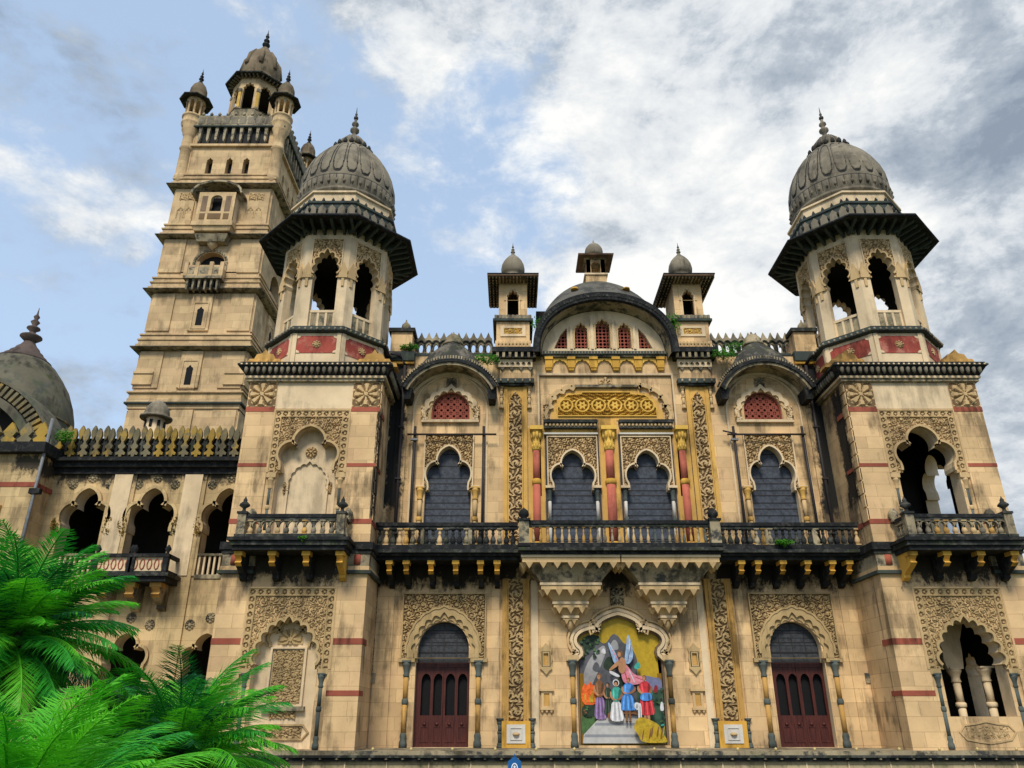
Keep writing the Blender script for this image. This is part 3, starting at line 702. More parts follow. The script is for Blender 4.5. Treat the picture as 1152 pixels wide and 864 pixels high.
    fr.band(path, -.06, .0, -.2, -.04, 'niche_brown'); fr.band([(-1.36, .9), (-1.36, 3.0)], -.13, -.0, -.16, -.1, 'gold_ground'); fr.band([(1.36, 3.0), (1.36, .9)], -.13, -.0, -.16, -.1, 'gold_ground')
    ar = [(-1.5, 3.3)] + MUR + [(1.5, 3.3)]
    fr.band(ar, 0, .10, -.05, .10, 'pale_stone'); fr.band(ar, .13, .22, -.01, .06, 'pale_stone'); fr.band(ar, .27, .33, -.01, .09, 'carved_stone')
    fr.build('arch_frame', o)
    tt = MB(F0)
    for i in range(1, len(ar) - 1):
        for q in (0, .5):
            u_ = ar[i][0] + (ar[i + 1][0] - ar[i][0]) * q; z_ = ar[i][1] + (ar[i + 1][1] - ar[i][1]) * q; a = math.atan2(z_ - 3.2, u_)
            tt.box(u_ + .37 * math.cos(a) - .02, u_ + .37 * math.cos(a) + .02, -.01, .07, z_ + .34 * math.sin(a) - .03, z_ + .34 * math.sin(a) + .03, 'carved_stone')
    tt.build('bead_moulding', o); tt = MB(F0)
    tt.relief(-.24, .24, 5.15, 5.75, .025, rosette(0, 5.45, .24), .0, .10, 'mixed_stone')
    tt.build('rosette', o)
    for q in (-1, 1):
        column(F0, q * 1.60, .05, ZL, 3.36, .085, ('blue_stone', 'yellow_lower'), 'column', o)
        im = MB(F0); im.box(q * 1.6 - .2, q * 1.6 + .2, -.01, .16, 3.38, 3.56, 'carved_stone'); im.each('impost', o)
mural()
def plaques(s):
    u = s * 2.47
    b = MB(F0); out = [(u, 3.95), (u + .1, 3.83), (u + .2, 3.76), (u + .17, 3.6), (u + .21, 3.45), (u + .17, 3.3), (u + .2, 3.14), (u + .1, 3.07), (u, 2.95), (u - .1, 3.07), (u - .2, 3.14), (u - .17, 3.3), (u - .21, 3.45), (u - .17, 3.6), (u - .2, 3.76), (u - .1, 3.83)]
    b.slab(out, [rect(u - .08, u + .08, 3.25, 3.62)], 0, .09, 'lower_carved'); b.slab(rect(u - .07, u + .07, 3.26, 3.61), [], .0, .02, 'yellow_lower')
    b.band(rect(u - .12, u + .12, 3.21, 3.66), 0, .03, .05, .09, 'carved_stone', True); b.build('plaque', PAL)
    b = MB(F0); b.box(u - .24, u + .24, 0, .12, 2.45, 2.52, 'carved_stone'); b.slab([(u - .18, 2.52), (u - .1, 2.62), (u, 2.68), (u + .1, 2.62), (u + .18, 2.52)], [], 0, .07, 'carved_stone')
    b.slab(rect(u - .17, u + .17, 1.95, 2.45), [rect(u - .09, u + .09, 2.0, 2.38)], 0, .06, 'carved_stone'); b.box(u - .085, u + .085, 0, .02, 2.0, 2.38, 'yellow_lower')
    b.box(u - .22, u + .22, 0, .1, 1.88, 1.95, 'carved_stone')
    for q in (-.15, 0, .15): b.lathe([(.01, 1.76), (.05, 1.83), (.05, 1.885)], u + q, .04, 'carved_stone', 6)
    b.build('niche_lamp_plaque', PAL)
for s in (-1, 1): plaques(s)

# ---- long balcony
def balcony():
    b = MB(F0); D1, D2 = 1.30, 1.62
    for s in (-1, 1):
        a, c = sorted((s * 3.3, s * 8.3)); b.box(a, c, -.1, D1, 6.62, ZF, 'soot_shade_stone'); b.box(a, c, -.1, D1 + .12, 6.70, 6.80, 'black_stone'); b.box(a, c, -.1, D1 - .15, 6.50, 6.622, 'soot_shade_stone')  # lowest layer is the soffit, its shade put into the dark colour
    b.box(-3.32, 3.32, -.1, D2, 6.60, ZF - .003, 'soot_shade_stone'); b.box(-3.4, 3.4, -.1, D2 + .14, 6.705, 6.81, 'black_stone')
    o = b.build('balcony_slab', PAL)
    rnd = random.Random(11)
    def rail(u0, u1, d, n, mats, name, fat, solid=()):
        r = MB(F0); r.box(u0, u1, d - .13, d + .11, 7.62, 7.74, 'soot_shade_stone'); r.box(u0, u1, d - .10, d + .07, 7.53, 7.622, 'black_stone'); r.box(u0, u1, d - .12, d + .09, ZF, ZF + .13, 'soot_shade_stone')
        q = r.build(name, PAL); step = (u1 - u0) / n
        for k in solid:
            p = MB(F0); x = u0 + step * k; p.box(x - .06, x + .06, d - .1, d + .08, ZF + .1, 7.54, 'mixed_stone'); p.build('post', q)
        balusters(F0, u0 + .05, u1 - .05, n, d, ZF + .12, 7.54, mats, q, fat, rnd)
    S_ = ['soot_shade_stone'] * 4 + ['black_stone'] * 7 + ['mixed_stone'] * 2 + ['carved_stone', 'yellow_lower']
    rail(-8.25, -3.4, D1 - .12, 21, S_, 'balustrade', 1.25, (7, 14)); rail(3.4, 8.25, D1 - .12, 21, S_, 'balustrade', 1.25, (7, 14))
    rail(-3.05, 3.05, D2 - .12, 25, ['yellow_lower', 'carved_stone', 'grey_stone', 'mixed_stone', 'lower_carved', 'blue_stone', 'yellow_lower'], 'balustrade', .72)
    for s in (-1, 1): newel(F0, s * 3.2, D2 - .12, ZF, 7.72, .17, 'newel_post', PAL, ('mixed_stone', 'soot_shade_stone'), .42, True)
    for s in (-1, 1):
        for u in (7.72, 7.15, 6.32, 5.49, 4.66, 4.1): bracket(F0, s * u, 0, 1.12, 6.50, 5.72, .17, 'bracket', o, 'gold_bright', 'soot_shade_stone')  # bracket sides blackened to paint in the shade under the balcony
    # two stepped corbels that carry the middle
    for s in (-1, 1):
        u = s * 1.64; c = MB(F0)
        tiers = [(1.62, 1.52, 6.60, 6.36, 7), (.99, 1.0, 5.78, 5.56, 5), (.57, .62, 5.22, 5.03, 3), (.25, .36, 4.80, 4.66, 2)]
        for i, (hw, dd, zt, zb, n) in enumerate(tiers):
            c.box(u - hw, u + hw, -.05, dd, zb, zt, 'carved_stone'); c.box(u - hw - .04, u + hw + .04, -.05, dd + .04, zt - .08, zt - .002, 'pale_stone')
            for k in range(n):
                x = u - hw + 2 * hw * (k + .5) / n; r_ = min(.13, hw / n * .62)
                q = [c.P(x - r_, dd + .03, zb), c.P(x + r_, dd + .03, zb), c.P(x + r_, dd - .28, zb), c.P(x - r_, dd - .28, zb), c.P(x, dd - .03, zb - .20 if i < 3 else zb - .15)]
                for f_ in ((0, 1, 4), (1, 2, 4), (2, 3, 4), (3, 0, 4)): c.face([q[j] for j in f_], 'carved_stone')
            for sd in (-1, 1):
                for k in range(max(1, int(dd / .4))):
                    y_ = dd - .25 - k * .4; x = u + sd * (hw - .05); q = [c.P(x - .14, y_ - .14, zb), c.P(x + .14, y_ - .14, zb), c.P(x + .14, y_ + .14, zb), c.P(x - .14, y_ + .14, zb), c.P(x, y_, zb - .22)]
                    for f_ in ((0, 1, 4), (1, 2, 4), (2, 3, 4), (3, 0, 4)): c.face([q[j] for j in f_], 'carved_stone')
            if i < 3:
                hw2, dd2, zt2 = tiers[i + 1][:3]; pr = [(0, 1.), (.25, .72), (.6, .35), (1., 0.)]
                for (t0, f0), (t1, f1) in zip(pr[:-1], pr[1:]):
                    za, zb2 = zb - (zb - zt2) * t0, zb - (zb - zt2) * t1; A = hw2 + (hw - .12 - hw2) * f0; B = hw2 + (hw - .12 - hw2) * f1; Da = dd2 + (dd - .14 - dd2) * f0; Db = dd2 + (dd - .14 - dd2) * f1
                    q = [c.P(u - A, 0, za), c.P(u - A, Da, za), c.P(u + A, Da, za), c.P(u + A, 0, za), c.P(u - B, 0, zb2), c.P(u - B, Db, zb2), c.P(u + B, Db, zb2), c.P(u + B, 0, zb2)]
                    for f_ in ((0, 1, 5, 4), (1, 2, 6, 5), (2, 3, 7, 6)): c.face([q[j] for j in f_], 'mixed_stone' if i == 0 else 'carved_stone')
        c.lathe([(.01, 4.32), (.1, 4.46), (.16, 4.66)], u, .17, 'carved_stone', 8)
        c.build('stepped_corbel', PAL)
balcony()

# ---- upper storey windows
def up_window(s, u, w, zs, za, hw, ztop, name, side):
    b = MB(F0); b.box(u - .9, u + .9, -.34, -.24, ZF, 10.9, 'blind')
    for z in (7.5, 8.05, 8.6, 9.1, 9.55): b.box(u - .84, u + .84, -.245, -.225, z - .016, z + .016, 'iron')
    o = b.build('window_blind', PAL)
    a = trefoil(w, zs, za, u)
    sp_ = spandrel(F0, u - hw, u + hw, zs + .06, ztop, a, .03, 'carved_surround', PAL, 'carved_stone', 'carved_ground', .29, .021, .08, .065, 'pale_stone')
    for q in (-1, 1):
        if side: column(F0, u + q * 1.0, .06, ZF, 9.28, .085, ('yellow_paint', 'carved_stone'), 'column', sp_)
        else: column(F0, u + q * .86, .02, ZF, 9.25, .065, ('blue_stone', 'white_marble'), 'column', sp_, 10)
    im = MB(F0)
    for q in (-1, 1):
        c = u + q * (1.0 if side else .86); im.box(c - .16, c + .16, -.01, .2, 9.27, 9.36, 'pale_stone')
    im.each('impost', sp_)
for s in (-1, 1):
    up_window(s, s * WU, .81, 9.2, 10.88, .92, 11.36, '', True); up_window(s, s * CU, .79, 9.2, 10.72, .94, 11.28, '', False)

def blind_frame(s):
    u = s * WU; b = MB(F0)
    for q in (-1, 1): b.tube([F0.p(u + q * 1.28, .22, ZF), F0.p(u + q * 1.28, .22, 11.62)], .052, 'iron', 8)
    b.tube([F0.p(u - 1.55, .3, 11.28), F0.p(u + 1.75 if s < 0 else u + 1.35, .3, 11.28)], .035, 'iron', 6)
    if s > 0: b.tube([F0.p(u - 1.7, .3, 11.42), F0.p(u - 1.2, .3, 11.3)], .03, 'iron', 6)
    b.box(u - 1.42, u - 1.16, .2, .32, 11.05, 11.12, 'pipe_metal')
    b.build('blind_frame', PAL)
for s in (-1, 1): blind_frame(s)

def jali(s):
    u = s * WU; b = MB(F0)
    poly = [(u - .72, 11.93), (u - .72, 12.36)] + roundarch(.72, 12.36, .76, u) + [(u + .72, 12.36), (u + .72, 11.93)]
    def fn(U, Z): return np.ones(U.shape)
    def keep(U, Z):
        p = .24; x = np.mod(U - u + .12, p) / p - .5; z = np.mod(Z - 11.93, p) / p - .5; q = np.abs(x) + np.abs(z)
        dia = (q < .36) & (np.minimum(np.abs(x), np.abs(z)) > .055); x2 = np.mod(U - u, p) / p - .5; z2 = np.mod(Z - 11.93 + .12, p) / p - .5
        return inside(poly, U, Z) & ~dia & ~(np.hypot(x2, z2) < .20)
    b.relief(u - .74, u + .74, 11.93, 13.14, .0155, fn, -.2, .06, 'jali_red', keep=keep)
    b.band(poly, -.05, 0, -.2, -.08, 'jali_red')
    o = b.build('lattice_window', PAL)
    f = MB(F0); arch = multifoil(.86, 12.1, .98, 9, .10, u, .08)
    f.slab([(u - 1.04, 11.95)] + multifoil(1.04, 12.1, 1.14, 9, .08, u, .1) + [(u + 1.04, 11.95)], [[(u - .84, 11.96)] + multifoil(.84, 12.1, .96, 9, .10, u, .08) + [(u + .84, 11.96)]], -.01, .09, 'pale_stone')
    f.slab([(u - .9, 11.95)] + roundarch(.9, 12.2, .98, u) + [(u + .9, 11.95)], [[(u - .74, 11.96)] + multifoil(.74, 12.3, .80, 9, .05, u) + [(u + .74, 11.96)]], -.05, .03, 'carved_stone')
    f.box(u - 1.08, u + 1.08, -.01, .13, 11.84, 11.93, 'pale_stone')
    for q in (-1, 1): f.relief(u + q * .98 - .13, u + q * .98 + .13, 11.95, 12.5, .03, scroll(.26, u, 12), .05, .09, 'carved_stone', 'carved_ground')
    f.relief(u - .2, u + .2, 13.32, 13.7, .025, rosette(u, 13.5, .19), .01, .09, 'mixed_stone')
    f.build('scalloped_frame', o)
    r_ = MB(F0); r_.band([(u - 1.36, ZF), (u - 1.36, 12.3)] + roundarch(1.36, 12.3, 1.45, u) + [(u + 1.36, 12.3), (u + 1.36, ZF)], 0, .06, -.01, .05, 'pale_stone'); r_.build('arch_recess', o)
for s in (-1, 1): jali(s)

def hood(s):
    """half-domed ribbed canopy over the side bay"""
    u = s * WU; n = 44; hw, rise, ze, D = 1.56, 1.02, 12.86, .85
    rr = (hw * hw + rise * rise) / (2 * rise); a_ = math.asin(hw / rr); arc = []
    for i in range(n + 1):
        a = -a_ + 2 * a_ * i / n; arc.append((u + rr * math.sin(a), ze + rise - rr + rr * math.cos(a)))
    b = MB(F0); b.band(arc, 0, .12, -.02, D, 'mixed_stone'); b.band(arc, .10, .22, -.02, D + .07, 'soot_shade_stone'); b.band(arc, -.1, .0, -.02, .12, 'pale_stone')
    nt_ = 14; ap = (u, -.15, 15.22); rows = []
    for j in range(nt_ + 1):
        t = j / nt_; row = []
        for i in range(n + 1):
            x, z = arc[i]; z += .22; k = 1 - t; bul = math.sin(PI * t) * .34
            rib = 1 + .02 * math.cos(i * 2 * PI / 2) * (t > .12)
            row.append(b.P(u + (x - u) * (k ** .75) * rib, (D + .03) * k ** .8 + ap[1] * (1 - k ** .8), z + (ap[2] - z) * t ** 1.05 + bul * (1 - abs(x - u) / hw * .5)))
        rows.append(row)
    for j in range(nt_):
        for i in range(n): b.face((rows[j][i], rows[j][i + 1], rows[j + 1][i + 1], rows[j + 1][i]), 'hood_stone')
    o = b.build('canopy', PAL)
    dn = MB(F0); dn.band(arc, .27, .33, D - .11, D - .01, 'soot_shade_stone')
    for i in range(2, n - 1):
        x, z = arc[i]; a = math.atan2(z - (ze + rise - rr), x - u)
        dn.box(x - .026 + .3 * math.cos(a), x + .026 + .3 * math.cos(a), D - .12, D + .02, z + .26 * math.sin(a), z + .38 * math.sin(a), 'mixed_stone')
    dn.build('bead_moulding', o)
    k = MB(F0); k.lathe([(.42, 15.1), (.42, 15.2), (.33, 15.24), (.34, 15.4), (.22, 15.55), (.06, 15.66), (.02, 15.75)], u, -.1, 'mixed_stone', 14); k.build('knob', o)
    e = MB(F0)
    for q in (-1, 1): e.box(u + q * 1.58 - .12, u + q * 1.58 + .12, -.02, .7, ze - .32, ze + .1, 'soot_shade_stone', .06)
    e.each('end_corbel', o)
for s in (-1, 1): hood(s)

def up_pilaster(s):
    u = s * PU; b = MB(F0)
    b.box(u - .44, u + .44, -.01, .06, ZF, 13.32, 'yellow_paint')
    for q in (-1, 1): b.box(u + q * .37 - .07, u + q * .37 + .07, .05, .10, ZF, 13.3, 'yellow_paint')
    o = b.build('pilaster', PAL)
    c = MB(F0); out = [(u - .24, 7.0), (u - .24, 12.55), (u - .16, 12.62), (u - .2, 12.8), (u - .1, 12.95), (u, 13.1), (u + .1, 12.95), (u + .2, 12.8), (u + .16, 12.62), (u + .24, 12.55), (u + .24, 7.0)]
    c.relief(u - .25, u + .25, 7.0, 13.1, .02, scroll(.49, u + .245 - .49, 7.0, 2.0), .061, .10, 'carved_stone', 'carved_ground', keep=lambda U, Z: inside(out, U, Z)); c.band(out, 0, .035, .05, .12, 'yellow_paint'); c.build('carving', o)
    t = MB(F0); t.box(u - .72, u + .72, -.02, .30, 13.38, 13.56, 'slate_ring'); t.box(u - .64, u + .64, -.02, .22, 13.30, 13.383, 'black_stone')
    for k in range(5): t.lathe([(.03, 13.4), (.05, 13.46), (.02, 13.53)], u - .56 + k * .28, .31, 'mixed_stone', 6)
    t.box(u - .60, u + .60, -.02, .12, 13.555, 14.1, 'sandstone')
    t.box(u - .66, u + .66, -.02, .22, 14.08, 14.40, 'pale_stone')
    for k in range(6): t.lathe([(.075, 14.2), (.075, 14.21)], u - .52 + k * .21, .22, 'carved_ground', 8); t.box(u - .56 + k * .21, u - .48 + k * .21, .215, .228, 14.2, 14.28, 'dome_line')
    for k in range(4): t.slab([(u - .6 + k * .36, 14.08), (u - .5 + k * .36, 13.94), (u - .4 + k * .36, 14.08)], [], .0, .2, 'grey_stone')
    t.box(u - .9, u + .9, -.02, .48, 14.62, 14.82, 'soot_shade_stone'); t.box(u - .8, u + .8, -.02, .34, 14.40, 14.625, 'soot_shade_stone')
    for k in range(7): t.box(u - .74 + k * .24, u - .64 + k * .24, .3, .45, 14.4, 14.62, 'mixed_stone')
    t.build('capital', o)
    for q in (-1, 1): column(F0, u + q * .53, .05, 12.4, 13.3, .06, ('carved_stone', 'carved_stone'), 'colonnette', o, 8)
for s in (-1, 1): up_pilaster(s)

def pavilion(s):
    u = s * 3.56; cy = -.85; b = MB(F0)      # cy: depth of the centre behind the wall face
    b.box(u - .70, u + .70, cy - .95, .14, 14.80, 15.25, 'sandstone')
    b.box(u - .66, u + .66, cy - .9, .08, 15.25, 16.12, 'sandstone')
    b.slab(rect(u - .5, u + .5, 15.46, 15.92), [rect(u - .36, u + .36, 15.56, 15.82)], .06, .12, 'pale_stone')
    b.box(u - .80, u + .80, cy - 1.0, .2, 16.12, 16.22, 'slate_ring'); b.box(u - .74, u + .74, cy - .95, .14, 16.22, 16.40, 'mixed_stone')
    for k in range(9): b.box(u - .72 + k * .17, u - .65 + k * .17, .1, .2, 16.225, 16.38, 'grey_stone')
    o = b.build('roof_pavilion', PAL)
    l = MB(F0)
    for k in range(9): l.slab([(u - .62 + k * .14, 14.86), (u - .62 + k * .14, 15.14), (u - .56 + k * .14, 15.22), (u - .50 + k * .14, 15.14), (u - .50 + k * .14, 14.86)], [rect(u - .59 + k * .14, u - .53 + k * .14, 14.92, 15.1)], .14, .19, 'carved_stone')
    l.relief(u - .36, u + .36, 15.56, 15.82, .02, scroll(.26, u, 15.56), .07, .06, 'gold_carving', 'gold_ground'); l.build('carving', o)
    wl = MB(F0); hw = .575; fr = -.12; bk = 2 * cy - fr
    arch = multifoil(.20, 17.30, .30, 5, .05, u, .08)
    wl.slab(rect(u - hw, u + hw, 16.38, 18.05), [opening(arch, .22, 16.5, u)], fr - .18, fr, 'sandstone')
    wl.box(u - hw, u - hw + .14, bk, fr - .17, 16.38, 18.05, 'sandstone'); wl.box(u + hw - .14, u + hw, bk, fr - .17, 16.38, 18.05, 'sandstone'); wl.box(u - hw, u + hw, bk - .14, bk + .002, 16.38, 18.05, 'sandstone')
    wl.box(u - hw + .15, u + hw - .15, bk + .01, bk + .2, 16.5, 18.0, 'interior_far'); wl.band(opening(arch, .22, 16.5, u), .02, .06, fr - .01, fr + .03, 'pale_stone')
    wl.slab(rect(u - .36, u + .36, 17.2, 17.9), [opening(multifoil(.27, 17.3, .37, 5, .05, u, .08), .29, 17.21, u)], fr, fr + .03, 'carved_stone')
    wl.build('chamber', o)
    e = MB(F0); e.box(u - 1.02, u + 1.02, cy - 1.3, cy + 1.35, 18.02, 18.09, 'eave_brown'); e.box(u - 1.04, u + 1.04, cy - 1.32, cy + 1.37, 18.085, 18.13, 'soot_shade_stone')
    for k in range(15): e.box(u - .98 + k * .14, u - .93 + k * .14, cy - 1.25, cy + 1.28, 17.96, 18.022, 'mixed_stone')
    for k in range(12):
        for q in (-1, 1): e.box(u + q * .8 - .18, u + q * .8 + .18, cy - 1.2 + k * .21, cy - 1.15 + k * .21, 17.95, 18.021, 'soot_shade_stone')
    q = [e.P(u + a, cy + c, z) for a, c, z in ((-.98, -1.25, 18.128), (.98, -1.25, 18.128), (.98, 1.28, 18.128), (-.98, 1.28, 18.128), (-.5, -.5, 18.62), (.5, -.5, 18.62), (.5, .5, 18.62), (-.5, .5, 18.62))]
    for f_ in ((0, 1, 5, 4), (1, 2, 6, 5), (2, 3, 7, 6), (3, 0, 4, 7), (4, 5, 6, 7)): e.face([q[i] for i in f_], 'soot_shade_stone')
    e.build('eave', o)
    dm = MB(F0); dm.lathe([(.50, 18.6), (.50, 18.68), (.42, 18.72), (.40, 18.82), (.45, 18.86), (.49, 18.98), (.50, 19.14), (.47, 19.32), (.38, 19.52), (.26, 19.68), (.14, 19.8), (.07, 19.9)], u, cy, 'grey_stone', 24); dm.build('dome', o)
    fi = MB(F0); finial(fi, u, cy, 19.85, .62, .10, 'grey_stone'); fi.build('finial', o)
for s in (-1, 1): pavilion(s)

# ---- the middle: lunette, vaulted roof, lantern, gilded panel
def centre():
    # tympanum
    prof = lambda x, hw: max(0., 1 - (x / hw) ** 2) ** .5
    zb = 14.72; out = [(-2.42, zb)] + [(2.42 * -math.cos(PI * i / 40), zb + 1.95 * math.sin(PI * i / 40) ** .9) for i in range(1, 40)] + [(2.42, zb)]
    hs = []
    for u, w_, zt in ((-.86, .22, 16.08), (0, .25, 16.26), (.86, .22, 16.08)): hs.append(opening(multifoil(w_, zt - .35, .26, 5, .045, u, .07), w_ + .03, 14.98, u))
    for q in (-1, 1): hs.append([(q * 1.42, 14.98), (q * 1.42, 15.90), (q * 1.68, 15.58), (q * 1.95, 14.98)])
    b = MB(F0); b.slab(out, hs, -.5, -.02, 'pale_stone'); b.box(-2.6, 2.6, -1.3, -1.0, 14.4, 17.2, 'interior')
    for u in (-.43, .43, -1.25, 1.25): b.box(u - .05, u + .05, -.03, .03, 14.95, 16.0 if abs(u) > 1 else 16.3, 'pale_stone')
    o = b.build('lunette_wall', PAL)
    for u, w_, zt in ((-.86, .25, 16.08), (0, .28, 16.26), (.86, .25, 16.08)):
        j = MB(F0); pol = opening(multifoil(w_ - .03, zt - .35, .26, 5, .045, u, .07), w_, 14.98, u)
        j.relief(u - w_ - .06, u + w_ + .06, 14.98, zt + .1, .018, lambda U, Z: np.ones(U.shape), -.2, .05, 'jali_red', keep=lambda U, Z: inside(pol, U, Z) & ~((np.hypot(np.mod(U - u, .15) / .15 - .5, np.mod(Z, .15) / .15 - .5) < .39)))
        j.band(pol, .0, .05, -.05, .03, 'carved_stone'); j.build('lattice_window', o)
    for q in (-1, 1):
        j = MB(F0); pol = hs[3 if q < 0 else 4]; x0, x1 = sorted((q * 1.4, q * 2.0))
        j.relief(x0, x1, 14.98, 15.92, .018, lambda U, Z: np.ones(U.shape), -.2, .05, 'jali_red', keep=lambda U, Z: inside(pol, U, Z) & ~((np.hypot(np.mod(U, .15) / .15 - .5, np.mod(Z, .15) / .15 - .5) < .39))); j.build('lattice_window', o)
    # curved roof, higher towards the back
    r = MB(F0); n, HW, Z0 = 56, 2.72, 14.46
    def row(y, h, hw=HW, pw=.80):
        return [(hw * -math.cos(PI * i / n), y, Z0 + h * math.sin(PI * i / n) ** pw) for i in range(n + 1)]
    rows = [row(.0, 2.22, 2.46), row(.66, 2.26, 2.50), row(.78, 2.30, 2.56), row(.80, 2.62, 2.80), row(.72, 2.66, 2.80)] + [row(.6 - .26 * k, 2.66 + 1.75 * math.sin(PI / 2 * k / 9) ** 1.0, HW) for k in range(10)] + [row(-2.2 - .35 * k, 4.41 - .35 * k * k * .3, HW) for k in range(4)]
    idx = [[r.P(*p) for p in rw] for rw in rows]
    for j in range(len(rows) - 1):
        for i in range(n): r.face((idx[j][i], idx[j][i + 1], idx[j + 1][i + 1], idx[j + 1][i]), 'mixed_stone' if j < 1 else ('soot_shade_stone' if j < 4 else 'vault_stone'), j > 4)
    vo = r.build('vault_roof', PAL)
    de = MB(F0); de.band([(x, z) for x, y, z in row(.74, 2.44, 2.67)[3:-3]], -.02, .03, .74, .80, 'soot_shade_stone')
    for i in range(4, n - 3): x, y, z = row(.74, 2.44, 2.67)[i]; de.box(x - .025, x + .025, .76, .82, z - .03, z + .05, 'black_stone')
    de.build('bead_moulding', vo)
    bs = MB(F0)
    for x, t in ((-1.05, 5.0), (1.05, 5.0)): bs.lathe([(.16, 0), (.15, .07), (.02, .1)], x, -.1, 'gold_bright', 10)
    for k in range(len(bs.v)): v_ = bs.v[k]; bs.v[k] = (v_[0], v_[1] - .12, v_[2] + 17.62)
    bs.each('gilt_boss', vo)
    l = MB(F0); y = -1.5; l.box(-.44, .44, y - .44, y + .44, 18.62, 19.0, 'sandstone'); l.box(-.5, .5, y - .5, y + .5, 19.0, 19.08, 'pale_stone')
    for a in (-1, 1):
        for c in (-1, 1): l.box(a * .31 - .09, a * .31 + .09, y + c * .31 - .09, y + c * .31 + .09, 19.07, 19.82, 'sandstone')
    ar = opening(roundarch(.2, 19.5, .18), .2, 19.09)
    for d_ in (y + .40, y - .36): l.slab(rect(-.4, .4, 19.075, 19.83), [ar], d_ - .04, d_, 'sandstone')
    lo = l.build('roof_lantern', PAL)
    e = MB(F0); e.lathe([(1.05, 19.84), (1.08, 19.90), (.55, 20.12), (.42, 20.2)], 0, y, 'eave_brown', 4, 45, smooth=False); e.lathe([(.6, 19.8), (.7, 19.842)], 0, y, 'mixed_stone', 4, 45, smooth=False); e.build('eave', lo)
    d = MB(F0); d.lathe([(.36, 20.15), (.38, 20.3), (.40, 20.42), (.37, 20.58), (.27, 20.74), (.14, 20.85), (.04, 20.92), (.02, 21.05)], 0, y, 'grey_stone', 20); d.build('dome', lo)
    # cornice beam and the row of yellow brackets
    c = MB(F0); c.box(-2.40, 2.40, -.02, .26, 14.60, 14.74, 'slate_ring'); c.box(-2.36, 2.36, -.02, .18, 14.53, 14.603, 'mixed_stone')
    for k in range(40): c.box(-2.32 + k * .119, -2.27 + k * .119, .255, .28, 14.62, 14.72, 'grey_stone')
    co_ = c.build('cornice', PAL)
    for k in range(6):
        u = -2.17 + k * 4.34 / 5; b2 = MB(F0); b2.box(u - .14, u + .14, -.01, .16, 14.08, 14.535, 'gold_bright'); b2.box(u - .1, u + .1, .0, .12, 13.98, 14.085, 'gold_bright', .02); b2.box(u - .16, u + .16, -.01, .2, 14.42, 14.534, 'gold_bright'); b2.build('bracket', co_)
        if k < 5:
            c0 = u + .14; c1 = u + 4.34 / 5 - .14; m_ = (c0 + c1) / 2; hw = (c1 - c0) / 2; b3 = MB(F0); b3.slab([(c0, 14.2), (c0, 14.5), (c1, 14.5), (c1, 14.2)] + multifoil(hw * .86, 14.2, .2, 5, .02, m_)[::-1], [], -.01, .09, 'gold_carving'); b3.build('arcade', co_)
    # thin frame of the middle bay
    f = MB(F0); f.band([(-2.62, 9.0), (-2.62, 13.88), (2.62, 13.88), (2.62, 9.0)], -.10, 0, -.01, .05, 'pale_stone'); f.band([(-2.55, 11.6), (-2.55, 13.80), (2.55, 13.80), (2.55, 11.6)], -.05, 0, .04, .075, 'carved_ground'); f.build('bay_frame', PAL)
    # gilded panel
    pol = [(-2.12, 11.93), (-2.12, 12.35), (-1.98, 12.42), (-2.0, 12.72), (-1.8, 12.84), (-1.78, 13.02), (-1.3, 13.08), (-1.22, 13.22), (1.22, 13.22), (1.3, 13.08), (1.78, 13.02), (1.8, 12.84), (2.0, 12.72), (1.98, 12.42), (2.12, 12.35), (2.12, 11.93)]
    p = MB(F0); p.slab(pol, [], -.01, .03, 'yellow_paint')
    o = p.build('gilded_panel', PAL)
    ins = [(-1.86, 12.12), (-1.86, 12.4), (-1.72, 12.74), (-1.45, 12.95), (-.95, 12.98), (-.9, 13.06), (.9, 13.06), (.95, 12.98), (1.45, 12.95), (1.72, 12.74), (1.86, 12.4), (1.86, 12.12)]
    cv = MB(F0); s1, s2 = scroll(.50, .25 - 1.0, 12.12, 2.0), scroll(.5, .25, 12.12, 2.0)
    def gp(U, Z):
        a = np.abs(U); x = np.mod(a, .62) / .62 - .5; z = (Z - 12.52) / .62; r_ = np.hypot(x, z); th = np.arctan2(z, x)
        ring = sm(.08 - np.abs(r_ - .40), 0, .04); fl = sm(.27 - r_ + .06 * np.cos(6 * th), 0, .05) * (1 - .6 * sm(.07 - r_, 0, .03)); bg_ = sm(np.cos(22 * a + 8 * np.sin(9 * Z)) * np.cos(24 * Z), .1, .5) * (r_ > .42)
        return np.maximum(np.maximum(ring, fl), .8 * bg_)
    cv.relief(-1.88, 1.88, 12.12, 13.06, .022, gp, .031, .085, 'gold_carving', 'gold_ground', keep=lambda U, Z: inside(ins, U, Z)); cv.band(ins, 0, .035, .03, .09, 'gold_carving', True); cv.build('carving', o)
    sc = MB(F0)
    for q in (-1, 1):
        pts = [(q * 2.3, 11.95), (q * 2.3, 12.35), (q * 2.12, 12.42), (q * 2.16, 12.72), (q * 1.98, 12.80), (q * 1.92, 13.04), (q * 1.66, 13.06), (q * 1.5, 13.26), (q * 1.28, 13.2), (q * 1.12, 13.36)]
        fine = []
        for (a, c_), (a2, c2) in zip(pts[:-1], pts[1:]):
            for i in range(6):
                t = i / 6; nx, nz = (c2 - c_), -(a2 - a); l_ = math.hypot(nx, nz); bb = .06 * math.sin(PI * t) * (1 if q < 0 else -1); fine.append((a + (a2 - a) * t - nx / l_ * bb, c_ + (c2 - c_) * t - nz / l_ * bb))
        sc.band(fine, -.10, .02, -.01, .13, 'carved_stone'); sc.band(fine, -.16 if q > 0 else .03, -.11 if q > 0 else .09, -.01, .09, 'carved_stone')
